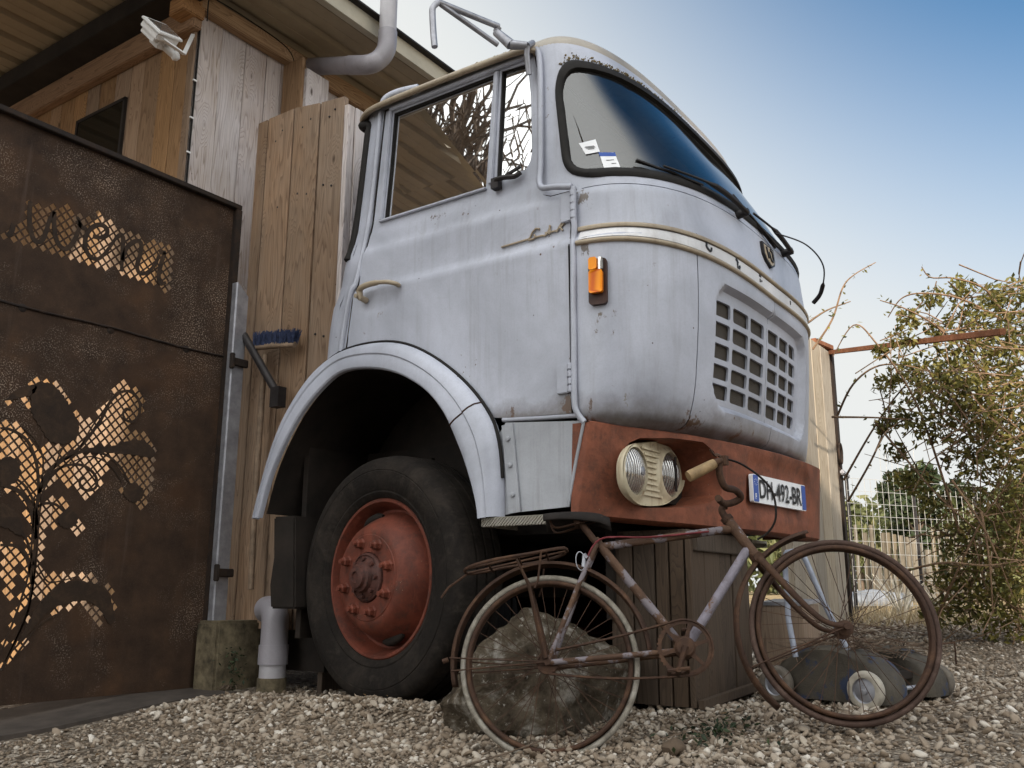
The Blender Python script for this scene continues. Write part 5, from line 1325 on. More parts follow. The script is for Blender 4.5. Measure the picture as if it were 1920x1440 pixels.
# ================================================================== BICYCLE
KB = .90
Gr = CAM + KB * (np.array([-.034, .114, -.058]) - CAM); Gf = CAM + KB * (np.array([.433, -.748, .057]) - CAM)
ux = (Gf - Gr); WB = np.linalg.norm(ux); ux = ux / WB
bk = np.cross([0, 0, 1], ux); bk /= np.linalg.norm(bk)
if bk @ CR[2] < 0: bk = -bk
up_ = np.cross(ux, bk); up_ = up_ if up_[2] > 0 else -up_
lean = R_(13.0); upl = up_ * math.cos(lean) + bk * math.sin(lean); nrm = np.cross(ux, upl); nrm = nrm if nrm @ CR[2] < 0 else -nrm   # towards the camera
def bp(u, v, o=0): return tuple(Gr + KB * (ux * u + upl * v) + nrm * o)
bike = thing('bicycle', 'rusted old bicycle with rear rack leaning in front of the truck', 'bicycle', tuple((Gr + Gf) / 2))
RH, FH = (.038, .290), (1.045, .297); RW = .312
def bwheel(h, tyre_m, rim_m, sagl=1.0, spokes=36):
    wroot = bpy.data.objects.new('wheel', None); COL.objects.link(wroot); wroot.parent = bike
    wc = np.array(bp(*h)); wroot.location = Vector(wc) - Vector(ORG[bike.name]); ORG[wroot.name] = wc
    ring = lambda r, o=0, n=90: [bp(h[0] + r * math.cos(2 * math.pi * k / n), h[1] + r * math.sin(2 * math.pi * k / n), o) for k in range(n)]
    mb = MB(); mb.tube(ring(RW - .010), .0100, 10, closed=True); mb.build('tyre', tyre_m, wroot, smooth=80)
    mb = MB()
    for o_ in (-.011, .011): mb.tube(ring(RW - .030, o_), .008, 6, closed=True)
    mb.tube(ring(RW - .034), .0115, 6, closed=True, flat=.4); mb.build('rim', rim_m, wroot, smooth=80)
    mb = MB()
    for k in range(spokes):
        a = 2 * math.pi * k / spokes; sd = 1 if k % 2 else -1; aa = a + (1 if (k // 2) % 2 else -1) * 1.15; rh = .022
        mb.tube([bp(h[0] + rh * math.cos(aa), h[1] + rh * math.sin(aa), sd * .026), bp(h[0] + (RW - .042) * math.cos(a), h[1] + (RW - .042) * math.sin(a), 0)], .0013, 4)
    mb.build('spokes', M['rust'], wroot)
    mb = MB(); c_ = np.array(bp(*h)); mb.lathe([(.004, -.062), (.006, -.060), (.006, -.036), (.024, -.030), (.024, -.026), (.012, -.022), (.011, .022), (.024, .026), (.024, .030), (.006, .036), (.006, .060), (.004, .062)], c_, nrm, 16)
    for s_ in (-1, 1): mb.lathe([(.0115, -.006), (.0115, .006), (.001, .006)], c_ + nrm * .056 * s_, nrm, 6)
    mb.build('hub', M['rust'], wroot, smooth=40)
bwheel(RH, M['whitetyre'], M['rust']); bwheel(FH, M['browntyre'], M['rust'])
BB = (.507, .290); SC = (.258, .700); HT = (.748, .703); HB = (.800, .592)
def bt(name, pts, r, m, o=None, n=10, par=None, flat=1.0):
    mb = MB(); mb.tube([bp(*p) for p in pts], r, n, flat=flat); return mb.build(name, m, par or bike, smooth=60)
bt('top_tube', [(SC[0] + .005, SC[1] - .018), (HT[0] + .004, HT[1] - .012)], .0135, M['rustframe'])
bt('down_tube', [(HB[0] - .012, HB[1] + .022), (BB[0], BB[1])], .0150, M['bluframe'])
bt('seat_tube', [(SC[0] - .006, SC[1] + .012), (BB[0], BB[1])], .0145, M['rustframe'])
bt('head_tube', [(HT[0] - .012, HT[1] + .022), (HB[0] + .008, HB[1] - .012)], .0175, M['rustframe'])
for s_ in (-1, 1):
    bt('seat_stay', [(SC[0] - .002, SC[1] - .01, .016 * s_), (.18, .56, .024 * s_), (RH[0], RH[1], .050 * s_)], .0080, M['rustframe'])
    bt('chain_stay', [(BB[0] - .01, BB[1] - .005, .022 * s_), (.32, .285, .034 * s_), (RH[0], RH[1] - .002, .050 * s_)], .0090, M['rustframe'])
mb = MB()
for s_ in (-1, 1):
    mb.tube([bp(*p) for p in arc_fill([(.812, .566, .030 * s_), (.840, .520, .040 * s_), (.895, .430, .046 * s_), (.940, .365, .048 * s_), (.985, .318, .050 * s_), (FH[0], FH[1], .052 * s_)], 6)], np.linspace(.0125, .008, 31), 10, flat=.8)
mb.tube([bp(.812, .568, -.036), bp(.812, .574, 0), bp(.812, .568, .036)], .016, 10); mb.tube([bp(HB[0] + .004, HB[1] - .006), bp(.815, .560)], .018, 12)
mb.build('fork', M['rust'], bike, smooth=60)
mb = MB(); mb.tube([bp(HT[0] - .010, HT[1] + .018), bp(HT[0] - .018, HT[1] + .034)], .020, 12); mb.tube([bp(HB[0] + .004, HB[1] - .004), bp(HB[0] + .010, HB[1] - .018)], .020, 12)
mb.build('headset', M['rust'], bike, smooth=40, split=True)
# saddle and post
bt('seat_post', [(SC[0] - .004, SC[1]), (.205, .785)], .0115, M['rust'])
mb = MB(); prof = []
for i, u in enumerate(np.linspace(0, 1, 15)):
    hw = .020 + .070 * (1 - u) ** 1.3 * (1 - .25 * (1 - u) ** 6); zc_ = .815 - .03 * u + .012 * math.sin(u * 3.0) + .02 * max(0, u - .85) * -4
    row = []
    for q in np.linspace(-1, 1, 9): row.append(bp(.075 + .24 * u, zc_ + .012 * (1 - q * q) - .030 * abs(q) ** 3, hw * q))
    prof += row
mb.add(prof, [(i * 9 + k, i * 9 + k + 1, (i + 1) * 9 + k + 1, (i + 1) * 9 + k) for i in range(14) for k in range(8)])
sad = mb.build('saddle', M['skin'], bike, smooth=60, solid=.006)
mb = MB()
for s_ in (-1, 1): mb.tube([bp(*p) for p in arc_fill([(.095, .80, .04 * s_), (.115, .765, .03 * s_), (.20, .775, .022 * s_), (.29, .79, .012 * s_)], 5)], .004, 6)
mb.tube([bp(.195, .782, -.03), bp(.195, .782, .03)], .012, 8); mb.build('saddle_rail', M['rust'], sad, smooth=60)
# bars
mb = MB(); mb.tube([bp(*p) for p in arc_fill([(HT[0] - .018, HT[1] + .03), (.722, .760), (.728, .775), (.742, .778)], 5)], .012, 10); mb.build('stem', M['rust'], bike, smooth=60)
mb = MB(); barp = arc_fill([(.700, .768, .12), (.725, .772, .05), (.760, .780, .02), (.795, .796, .02), (.775, .815, .05), (.735, .812, .10), (.722, .845, .12), (.724, .880, .13), (.735, .898, .13), (.715, .892, .145), (.690, .878, .15)], 6)
mb.tube([bp(*p) for p in barp], .0115, 10); mb.build('handlebar', M['rust'], bike, smooth=60)
mb = MB(); mb.tube([bp(.708, .887, .147), bp(.690, .879, .15), bp(.615, .844, .17), bp(.606, .840, .172)], [.015, .017, .0185, .017], 14); mb.build('grip', simple('yellowed_grip', (.27, .18, .09), .6, 0, .35, 30), bike, smooth=50)
mb = MB(); mb.tube([bp(*p) for p in arc_fill([(.745, .905, .13), (.725, .920, .14), (.712, .915, .15), (.700, .936, .16)], 5)], [.008] * 8 + [.006] * 8, 6, flat=.6); mb.box(bp(.745, .900, .13), (.022, .022, .03)); mb.build('brake_lever', M['rust'], bike, smooth=50)
mb = MB(); mb.tube([bp(*p) for p in arc_fill([(.745, .908, .13), (.800, .885, .12), (.860, .830, .11), (.893, .770, .10), (.890, .690, .08), (.862, .650, .05), (.820, .632, .03)], 7)], .0035, 6); mb.build('brake_cable', M['skin'], bike, smooth=60)
mb = MB(); mb.tube([bp(*p) for p in arc_fill([(.66, .686, .016), (.45, .690, .020), (.33, .705, .022), (.275, .705, .022), (.24, .680, .022), (.215, .640, .024)], 7)], .0032, 6); mb.build('brake_cable', M['redcable'], bike, smooth=60)
mb = MB(); mb.tube([bp(.19 + .016 * math.cos(a), .632 + .034 * math.sin(a), .026) for a in np.linspace(0, 6.283, 24)], .0016, 5, closed=True); mb.tube([bp(.205, .655, .024), bp(.196, .610, .024)], .005, 6); mb.tube([bp(.215, .640, .024), bp(.205, .655, .024)], .007, 6); mb.build('brake_wire', M['steel'], bike, smooth=60)
# mudguards
def guard(name, h, r, a0, a1, wd):
    mb = MB(); vv = []; aa = np.linspace(R_(a0), R_(a1), 50)
    for a in aa:
        for q in np.linspace(-1, 1, 7):
            rr = r - .012 * q * q - (.004 if abs(q) > .9 else 0); vv.append(bp(h[0] + rr * math.cos(a), h[1] + rr * math.sin(a), wd * q))
    mb.add(vv, [(i * 7 + k, i * 7 + k + 1, (i + 1) * 7 + k + 1, (i + 1) * 7 + k) for i in range(len(aa) - 1) for k in range(6)])
    return mb.build(name, M['rust'], bike, smooth=60, solid=.002)
guard('mudguard', (.045, .300), .352, -2, 188, .026)
guard('mudguard', (1.035, .300), .352, 96, 222, .026)
for (a, b) in (((RH[0], RH[1]), (-.305, .345)), ((RH[0], RH[1]), (-.30, .30)), ((FH[0], FH[1]), (.715, .205)),):
    mb = MB()
    for s_ in (-1, 1): mb.tube([bp(a[0], a[1], .055 * s_), bp(b[0], b[1], .028 * s_)], .0025, 5)
    mb.build('mudguard_stay', M['rust'], bike)
mb = MB(); mb.tube([bp(-.315, .345, 0), bp(-.335, .340, 0)], .008, 8); mb.build('reflector_stub', M['rust'], bike)
# rack
mb = MB(); lp = []
for k in range(40):
    a = 2 * math.pi * k / 40; cx_, sx2 = math.cos(a), math.sin(a); lp.append(bp(-.045 + .190 * math.copysign(abs(cx_) ** .6, cx_), .668 + .018 * cx_, .060 * math.copysign(abs(sx2) ** .7, sx2)))
mb.tube(lp, .0055, 6, closed=True)
for o_ in (-.025, .025): mb.tube([bp(-.23, .652, o_), bp(.14, .690, o_)], .004, 6)
for u in (-.14, -.03, .07): mb.tube([bp(u, .662 + .1 * (u + .05), -.058), bp(u, .662 + .1 * (u + .05), .058)], .004, 6)
rk = mb.build('rack', M['rust'], bike, smooth=60)
for s_ in (-1, 1):
    mb = MB(); pth = [(-.035, .655, .058 * s_), (.0, .56, .060 * s_), (RH[0] - .004, RH[1] + .01, .060 * s_)]
    mb.tube([bp(*p) for p in pth], [.007, .011, .016], 8, flat=.45); mb.tube([bp(.055, .672, .058 * s_), bp(.035, .575, .060 * s_), bp(.020, .545, .060 * s_)], .007, 6, flat=.5)
    mb.build('rack_leg', M['rust'], rk, smooth=50)
mb = MB(); mb.tube([bp(-.23, .640, 0), bp(-.30, .600, 0), bp(-.33, .565, 0)], .004, 6); mb.build('rack_spring', M['rust'], rk)
# transmission
mb = MB(); NT_ = 40; bc = np.array(bp(*BB))
o_ = .040
outer = []
for k in range(NT_ * 2): 
    a = 2 * math.pi * k / (NT_ * 2); r = .096 if k % 2 else .090; outer.append((BB[0] + r * math.cos(a), BB[1] + r * math.sin(a)))
def cw(u, v, oo): return bp(u, v, o_ + oo)
inn = [(BB[0] + .079 * math.cos(2 * math.pi * k / 48), BB[1] + .079 * math.sin(2 * math.pi * k / 48)) for k in range(48)]
mb2 = MB(); patch(mb2, outer, [inn], .5, lambda u, v, oo=0: cw(u, v, oo))
mb.v += mb2.v; mb.c += mb2.c; mb.f += mb2.f
for k in range(6):
    a = R_(60 * k + 10); mb.ribbon([(BB[0] + .02 * math.cos(a), BB[1] + .02 * math.sin(a)), (BB[0] + .05 * math.cos(a), BB[1] + .05 * math.sin(a)), (BB[0] + .081 * math.cos(a), BB[1] + .081 * math.sin(a))], [.022, .013, .012], cw, -.0015, .0015)
mb.lathe([(.001, .012), (.024, .012), (.030, .004), (.030, -.03)], bc + nrm * .036, nrm, 24)
mb.build('chainring', M['rust'], bike, solid=.003)
mb = MB(); mb.tube([bp(BB[0], BB[1], .056), bp(.488, .25, .058), bp(.468, .203, .060)], [.016, .012, .014], 10, flat=.6); mb.tube([bp(BB[0], BB[1], -.056), bp(.535, .33, -.058), bp(.550, .372, -.060)], [.016, .012, .014], 10, flat=.6); mb.tube([bp(BB[0], BB[1], -.05), bp(BB[0], BB[1], .05)], .020, 14); mb.build('crank', M['rust'], bike, smooth=50)
for q, s_ in (((.468, .203), 1), ((.550, .372), -1)):
    mb = MB(); 
    mb.tube([bp(q[0], q[1], s_ * .06), bp(q[0], q[1], s_ * .15)], .008, 8)
    for dz in (-.03, .03): mb.tube([bp(q[0] + dz, q[1], s_ * .075), bp(q[0] + dz, q[1], s_ * .145)], .007, 6)
    for e in (.075, .145): mb.tube([bp(q[0] - .036, q[1], s_ * e), bp(q[0] + .036, q[1], s_ * e)], .006, 6)
    mb.build('pedal', M['rust'], bike, smooth=50)
mb = MB()
def run(a, b, sag, n_=30): return [(a[0] + (b[0] - a[0]) * k / n_, a[1] + (b[1] - a[1]) * k / n_ - sag * math.sin(math.pi * k / n_)) for k in range(n_)]
def arc_(c_, r, a0, a1, n_): return [(c_[0] + r * math.cos(R_(a0 + (a1 - a0) * k / n_)), c_[1] + r * math.sin(R_(a0 + (a1 - a0) * k / n_))) for k in range(n_)]
pc2 = arc_(BB, .093, -98, 98, 24); ps2 = arc_(RH, .036, 98, 262, 10)
cp = pc2 + run((BB[0] - .013, BB[1] + .092), (RH[0] - .005, RH[1] + .036), .006) + ps2 + run((RH[0] - .005, RH[1] - .036), (BB[0] - .013, BB[1] - .092), .012)
mb.tube([bp(u, v, o_) for u, v in cp], [.0052 if k % 2 else .0034 for k in range(len(cp))], 5, closed=True)
mb.build('chain', M['rust'], bike)
mb = MB(); out2 = []
for k in range(32): a = 2 * math.pi * k / 32; r = .038 if k % 2 else .034; out2.append((RH[0] + r * math.cos(a), RH[1] + r * math.sin(a)))
mb.prism(out2, cw, -.0015, .0015); mb.build('sprocket', M['rust'], bike)

# ================================================================== BOULDER, CRATES, MOWER
def rock(name, c, size, seed, material, sub=4, cuts=16, rotz=0):
    r2 = np.random.default_rng(seed); bm = bmesh.new(); bmesh.ops.create_icosphere(bm, subdivisions=sub, radius=1)
    pl_ = [(Vector(r2.normal(size=3)).normalized(), r2.uniform(.66, .92)) for _ in range(cuts)]
    ph = r2.uniform(0, 6, (7, 3)); fr = r2.normal(0, 4.0, (7, 3))
    for v in bm.verts:
        p = v.co.copy()
        for nn, dd in pl_:
            q = p.dot(nn)
            if q > dd: p -= nn * (q - dd) * .92
        from mathutils import noise as mn
        q_ = v.co * 2.2 + Vector((seed, 3, 1)); k = 1 + .10 * mn.fractal(q_, .9, 2.1, 6) + .05 * (abs(mn.noise(v.co * 5.5 + Vector((1, seed, 2)))) - .25) + .6 * sum(.022 * math.sin(fr[i] @ np.array(v.co) + ph[i, 0]) for i in range(7)) + .012 * math.sin(17 * v.co.x + 9 * v.co.z) * math.sin(13 * v.co.y)
        v.co = Vector((p.x * k * size[0], p.y * k * size[1], p.z * k * size[2]))
    R3 = Matrix.Rotation(rotz, 3, 'Z')
    mb = MB(); mb.add([R3 @ v.co + Vector(c) for v in bm.verts], [tuple(v.index for v in f.verts) for f in bm.faces]); bm.free()
    return mb.build(name, material, smooth=38)
bc_ = DP(1030, 1258, 3.24)
o = rock('boulder', (bc_[0] - .02, bc_[1] + .02, bc_[2] - .075), (.40, .30, .325), 11, M['rock'], 5, 22, -.6); tag(o, 'large lichened grey boulder behind the bicycle rear wheel', 'boulder')
for (px, py, dep, s_, lb) in ((1262, 1342, 2.62, .034, 'pale fist-sized stone in front of the dark crate, under the bicycle chainring'), (1470, 1310, 2.55, .020, 'small greenish stone by the right foot of the dark crate'), (1030, 1390, 2.3, .022, None)):
    if lb:
        q = DP(px, py, dep); q[2] = float(ground_z(q[0], q[1])) + s_ * .5
        o = rock('stone', q, (s_ * 1.3, s_, s_ * .8), int(px), M['rock'] if px == 1470 else M['stone'], 3, 8); tag(o, lb, 'stone')
# crate under the bumper
c0 = Vector((.30, -.262, 0)); gx = float(ground_z(.5, -.3))
crate = thing('wooden_crate', 'dark upright-boarded crate propping up the red bumper', 'crate', (.60, -.0, gx))
XA, XB, YA, YB, ZB = .33, .90, -.262, .06, .700
mb = MB(); plank_run(mb, XA, XB, lambda a: gx + .01, lambda a: ZB - .03, [.125, .15, .12, .17], lambda a, o, z: (a, YA + o, z), .02, .005); mb.build('front_boards', M['wood_dark'], crate, rnd=True)
mb = MB(); plank_run(mb, YA + .022, YB, lambda a: gx + .01, lambda a: ZB - .03, [.06, .055, .09, .11], lambda a, o, z: (XA + o, a, z), .02, .006); mb.build('side_boards', M['wood_dark'], crate, rnd=True)
mb = MB(); plank_run(mb, YA + .022, YB, lambda a: gx + .01, lambda a: ZB - .03, .1, lambda a, o, z: (XB - o, a, z), .02, .006); mb.build('side_boards', M['wood_dark'], crate, rnd=True)
mb = MB(); mb.cur = rc(); mb.box((.635, YA - .010, ZB - .045), (.56, .022, .07)); mb.build('top_rail', M['wood_dark'], crate, rnd=True, bevel=.003)
mb = MB(); mb.cur = rc(); mb.beam((XA + .01, YA - .02, gx + .02), (XB + .03, YA - .02, gx + .045), .022, .03); mb.build('bottom_rail', M['wood_dark'], crate, rnd=True)
mb = MB(); mb.cur = rc(); mb.box(((XA + XB) / 2, (YA + YB) / 2, ZB - .012), (XB - XA - .03, YB - YA - .03, .02)); mb.build('lid', M['wood_dark'], crate, rnd=True)
# small pale box behind the mower
q0 = DP(1490, 1232, 3.75); q1 = DP(1535, 1232, 3.75); gz = float(ground_z(q0[0], q0[1]))
bx = thing('wooden_box', 'small pale wooden box with an open slot standing right of the dark crate', 'box', (q0[0], q0[1], gz))
cxm = (q0 + q1) / 2; 
mb = MB(); 
for z0, z1 in ((0, .12), (.20, .34)): mb.cur = rc(); mb.box((cxm[0], cxm[1] + .06, gz + (z0 + z1) / 2), (.22, .18, z1 - z0))
for dx in (-.10, .10): mb.cur = rc(); mb.box((cxm[0] + dx, cxm[1] + .06, gz + .165), (.022, .178, .32))
mb.build('box_boards', M['wood_tan'], bx, rnd=True, bevel=.003)
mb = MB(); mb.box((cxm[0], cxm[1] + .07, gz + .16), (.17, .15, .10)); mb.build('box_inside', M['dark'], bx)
mb = MB(); mb.box((cxm[0] + .0, cxm[1] + .06, gz + .349), (.23, .19, .014), Matrix.Rotation(R_(-3), 3, 'Y')); mb.build('box_lid', M['steel'], bx)

# lawn mower
mw = thing('lawn_mower', 'worn old push mower with white wheels and pale blue handle behind the bicycle front wheel', 'lawn mower', tuple(DP(1610, 1335, 3.05)))
wf = DP(1608, 1298, 3.05); wf2 = DP(1742, 1285, 3.38); wr = DP(1497, 1272, 3.30)
ax = wf2 - wf; ax[2] = 0; awid = np.linalg.norm(ax); ax /= awid                 # across the mower
fwd = np.array([ax[1], -ax[0], 0]);  fwd = fwd if fwd @ (wf - wr) > 0 else -fwd
Lm = .36; mo = wf.copy(); gm = float(ground_z(mo[0], mo[1])); rw_ = .062; mo[2] = gm + rw_ - .004
def mp(f, a, z): return tuple(mo + fwd * f + ax * a + np.array([0, 0, z]))
shell = [(.085, -.045), (.085, .01), (.06, .06), (.02, .095), (-.05, .125), (-.14, .135), (-.24, .115), (-.31, .07), (-.34, .01), (-.34, -.045)]
for a0, a1 in ((.022, .19), (awid - .16, awid - .015)):
    mb = MB(); sp_ = resample(arc_fill(shell, 4), 30); 
    if a0 > .1: sp_ = sp_ * np.array([1.0, .92])
    n_ = len(sp_); rows = []
    for a, k_ in ((a0, .90), (a0 + .012, .98), (a0 + .03, 1.0), (a1 - .03, 1.0), (a1 - .010, .98), (a1, .9)): rows += [mp(-.13 + (f + .13) * k_, a, z * (k_ if z > 0 else 1)) for f, z in sp_]
    mb.add(rows, [(r * n_ + i, r * n_ + i + 1, (r + 1) * n_ + i + 1, (r + 1) * n_ + i) for r in range(5) for i in range(n_ - 1)] + [tuple(range(n_ - 1, -1, -1)), tuple(5 * n_ + i for i in range(n_))])
    mb.build('shell', M['mower'], mw, smooth=45)
mb = MB(); mb.add([mp(f, a, z) for f, a, z in ((.02, .18, .02), (-.30, .18, .02), (-.30, awid - .15, .02), (.02, awid - .15, .02), (.02, .18, .045), (-.30, .18, .06), (-.30, awid - .15, .06), (.02, awid - .15, .045))], [(0, 1, 2, 3), (4, 5, 6, 7), (0, 1, 5, 4), (1, 2, 6, 5), (2, 3, 7, 6), (3, 0, 4, 7)])
mb.build('deck', M['dark'], mw)
mb = MB(); mb.tube([mp(.05, .01, -.005), mp(.05, awid, -.005)], .007, 8); mb.build('front_axle', M['steel'], mw)
for f, a in ((0.03, 0), (0.03, awid), (-.30, -.01), (-.30, awid)):
    wm = bpy.data.objects.new('wheel', None); COL.objects.link(wm); wm.parent = mw; wcn = np.array(mp(f, a, 0)); wm.location = Vector(wcn) - Vector(ORG[mw.name]); ORG[wm.name] = wcn
    sgn = -1 if a < .1 else 1
    mb = MB(); mb.lathe([(.040, -.016), (.052, -.018), (.060, -.014), (.063, -.004), (.063, .004), (.060, .014), (.052, .018), (.040, .016)], wcn, ax * sgn, 40); mb.build('tyre', M['mowertyre'] if (f > 0 and a < .1) else M['darktyre'], wm, smooth=60)  # near front tyre off-white, the others darker
    mb = MB(); mb.lathe([(.041, .013), (.037, .008), (.030, .010), (.014, .012), (.012, .020), (.001, .022)], wcn, ax * sgn, 30); mb.build('wheel_disc', M['steel'], wm, smooth=50)
mb = MB(); hb = [mp(-.10, .19, .10), None]; 
t1 = DP(1592, 1225, 3.15); t2 = DP(1545, 1130, 3.2); t3 = DP(1508, 1045, 3.24); t4 = DP(1494, 1034, 3.27); t5 = DP(1474, 1036, 3.3)
mb.tube([tuple(q) for q in arc_fill([t1, t2, t3, t4, t5], 5)], .010, 10)
u1 = DP(1492, 1232, 3.2); u2 = DP(1478, 1160, 3.25); u3 = DP(1472, 1060, 3.3)
mb.tube([tuple(u1), tuple(u2), tuple(u3), tuple(t5)], .010, 10); mb.tube([tuple(t1), mp(-.10, .20, .09)], .010, 8); mb.build('handle', M['lightblue'], mw, smooth=60)
mb = MB()
for k in range(170):       # dead vine clippings lying on the deck
    p = np.array(mp(rng.uniform(-.28, .02), rng.uniform(.05, awid - .05), .10 + rng.uniform(.0, .045))); dd = rng.normal(0, .06, 3); dd[2] *= .25
    mb.tube([tuple(p - dd), tuple(p + rng.normal(0, .008, 3)), tuple(p + dd)], .0022, 4)
tag(mb.build('dead_twigs', M['bark']), 'heap of dead twigs lying on the push mower', 'twigs', kind='stuff')
# ================================================================== RIGHT SIDE: OLD GATEWAY, FENCE, BRAMBLES, FAR WOOD
def leaves(mb, C_, R3, n, size, jit=.6):
    """n bent leaf faces scattered through ellipsoids with centres C_ and radii R3"""
    C_ = np.array(C_); R3 = np.array(R3); idx = rng.integers(len(C_), size=n)
    d_ = rng.normal(size=(n, 3)); d_ /= np.linalg.norm(d_, axis=1)[:, None]; p = C_[idx] + d_ * R3[idx] * (rng.random((n, 1)) ** .45)
    for k in range(n):
        s_ = size * rng.uniform(.55, 1.35); a = rng.normal(size=3); a /= np.linalg.norm(a); b = np.cross(a, rng.normal(size=3)); b /= np.linalg.norm(b) + 1e-9; c = np.cross(a, b)
        q = p[k]; g = rng.beta(1.6, 1.9); mb.cur = (g, 0, 0)
        mb.add([q - a * s_, q - b * s_ * .42 + c * s_ * .12, q + a * s_, q + b * s_ * .42 + c * s_ * .12], [(0, 1, 2), (0, 2, 3)])
    return mb
gp0 = DP(1590, 1150, 6.6); GPX, GPY = gp0[0], gp0[1]; gpz = float(ground_z(GPX, GPY))
ztopp = P(1560, 662, 1, GPY)[2]
pp = thing('steel_post', 'rust-red square steel post with a ring and wing nut at the old gateway', 'post', (GPX, GPY, gpz))
mb = MB(); mb.beam((GPX, GPY, gpz - .1), (GPX, GPY, ztopp), .065, .065, (0, 1, 0)); mb.build('upright', M['gate_dark'], pp, bevel=.004)
mb = MB(); mb.tube([tuple(np.array((GPX - .06, GPY - .05, P(1560, 850, 1, GPY)[2])) + np.array((.04 * math.cos(a), 0, .075 * math.sin(a)))) for a in np.linspace(0, 6.283, 24)], .009, 6, closed=True); mb.build('ring', M['gate_dark'], pp, smooth=60)
zb_ = P(1568, 890, 1, GPY)[2]
mb = MB(); mb.box((GPX - .02, GPY - .06, zb_), (.16, .03, .035), Matrix.Rotation(R_(8), 3, 'Y')); mb.build('wing_nut', M['steel'], pp, bevel=.008)
rl = thing('steel_rail', 'rust-red angle iron rail running from the post top into the brambles', 'rail', (GPX, GPY, ztopp))
e_ = DP(1880, 622, 4.3)
mb = MB(); mb.beam((GPX, GPY, ztopp - .02), tuple(e_), .032, .032); mb.build('angle_iron', M['rustbar'], rl, bevel=.003)
mb = MB(); mb.beam((GPX + .0, GPY - .02, ztopp + .012), (GPX - .32, GPY + .02, ztopp + .005), .05, .035); mb.build('top_stub', M['rustbar'], rl, bevel=.003)
pb = thing('board_panel', 'pale sunlit upright boards fixed beside the steel post, dark at the foot', 'board panel', (GPX - .3, GPY, gpz))
mb = MB(); xl = P(1500, 800, 1, GPY)[0]
plank_run(mb, GPX - .05, xl - .5, lambda a: gpz - .05, lambda a: ztopp - .03, [.235, .22, .24], lambda a, o, z: (a, GPY - .02 + o, z), .03, .006)
mb.build('boards', M['wood_pale'], pb, rnd=True)
# welded wire fence behind it
fn = thing('wire_fence', 'welded wire mesh fence on thin stakes behind the gateway', 'fence', (GPX + .3, GPY + .1, gpz))
fa = DP(1598, 1050, 7.6); fb = DP(1850, 1050, 8.2); fa[2] = fb[2] = 0; fd_ = fb - fa; FL = np.linalg.norm(fd_); fd_ /= FL
zt = .465 + 7.9 * (1117 - 905) / FPX
mb = MB()
for k in range(int(FL / .066) + 1):
    q = fa + fd_ * k * .066; g = float(ground_z(q[0], q[1])); top_ = zt + (.30 if 5 < k < 13 else 0) - (.06 if k > 14 else 0); mb.tube([(q[0], q[1], g), (q[0], q[1], top_)], .0022, 4)
for k in range(11):
    z = zt - .005 - k * .105; mb.tube([(fa[0], fa[1], z), tuple(fa + fd_ * FL + np.array([0, 0, z]))], .0022, 4)
mb.build('wire_mesh', M['wire'], fn)
for q_ in (.02, .5, .98):
    q = fa + fd_ * FL * q_; mb = MB(); mb.beam((q[0], q[1] + .02, .2), (q[0], q[1] + .02, zt + .02), .025, .025); mb.build('fence_stake', M['black_metal'], fn)
# bleached stakes in the wood beyond
def stake(px, pyt, pyb, dep, wpx, tilt, group, label):
    q = DP(px, pyb, dep); g = float(ground_z(q[0], q[1])) - .03; h = (pyb - pyt) / FPX * dep; r_ = wpx / FPX * dep / 2
    mb = MB(); mb.cur = rc(); n_ = 6
    mb.tube([(q[0] + tilt * t_ * h + rng.normal(0, .004), q[1], g + t_ * (h + q[2] - g)) for t_ in np.linspace(0, 1, n_)], np.linspace(r_, r_ * .82, n_), 8)
    o = mb.build('stake', M['wood_stake'], rnd=True, smooth=50); tag(o, label, 'stake', group); return o
cols = ['slim', 'stout', 'short', 'crooked', 'split']
spec = [(1612, 985, 1100, 12.5, 8, .02), (1630, 1000, 1105, 13, 12, -.03), (1641, 985, 1098, 12.2, 9, .04), (1650, 1030, 1108, 10.5, 17, .0), (1663, 1000, 1100, 12.5, 10, .02), (1673, 1000, 1095, 12.8, 11, -.02), (1684, 1003, 1095, 12.4, 10, .0), (1696, 1005, 1098, 12.0, 12, .02),
        (1709, 1008, 1095, 12.6, 11, -.02), (1720, 1010, 1098, 11.6, 17, .08), (1733, 1020, 1095, 12.6, 10, .0), (1745, 1032, 1096, 10.8, 15, .03), (1757, 990, 1092, 12.4, 9, .03), (1768, 988, 1085, 12.8, 7, -.01), (1784, 992, 1090, 12.4, 9, .02), (1798, 1000, 1085, 12.8, 9, .0), (1808, 1022, 1090, 11.4, 14, -.03), (1822, 1005, 1085, 12.6, 8, .02), (1842, 1000, 1085, 12.5, 9, -.02), (1862, 1008, 1090, 12.0, 10, .02), (1890, 1002, 1090, 12.4, 10, .02)]
lab = {3: 'stout pale stake standing nearest the steel post, split at the top', 11: 'short bleached stake standing alone in front of the row', 9: 'thick pale stake leaning to the right in the middle of the row'}
for i, (px, a, b, dep, wd, ti) in enumerate(spec): stake(px, a, b, dep, wd, ti, 'bleached stakes in the wood beyond the fence', lab.get(i, 'slim grey weathered stake in the row of stakes beyond the wire fence'))
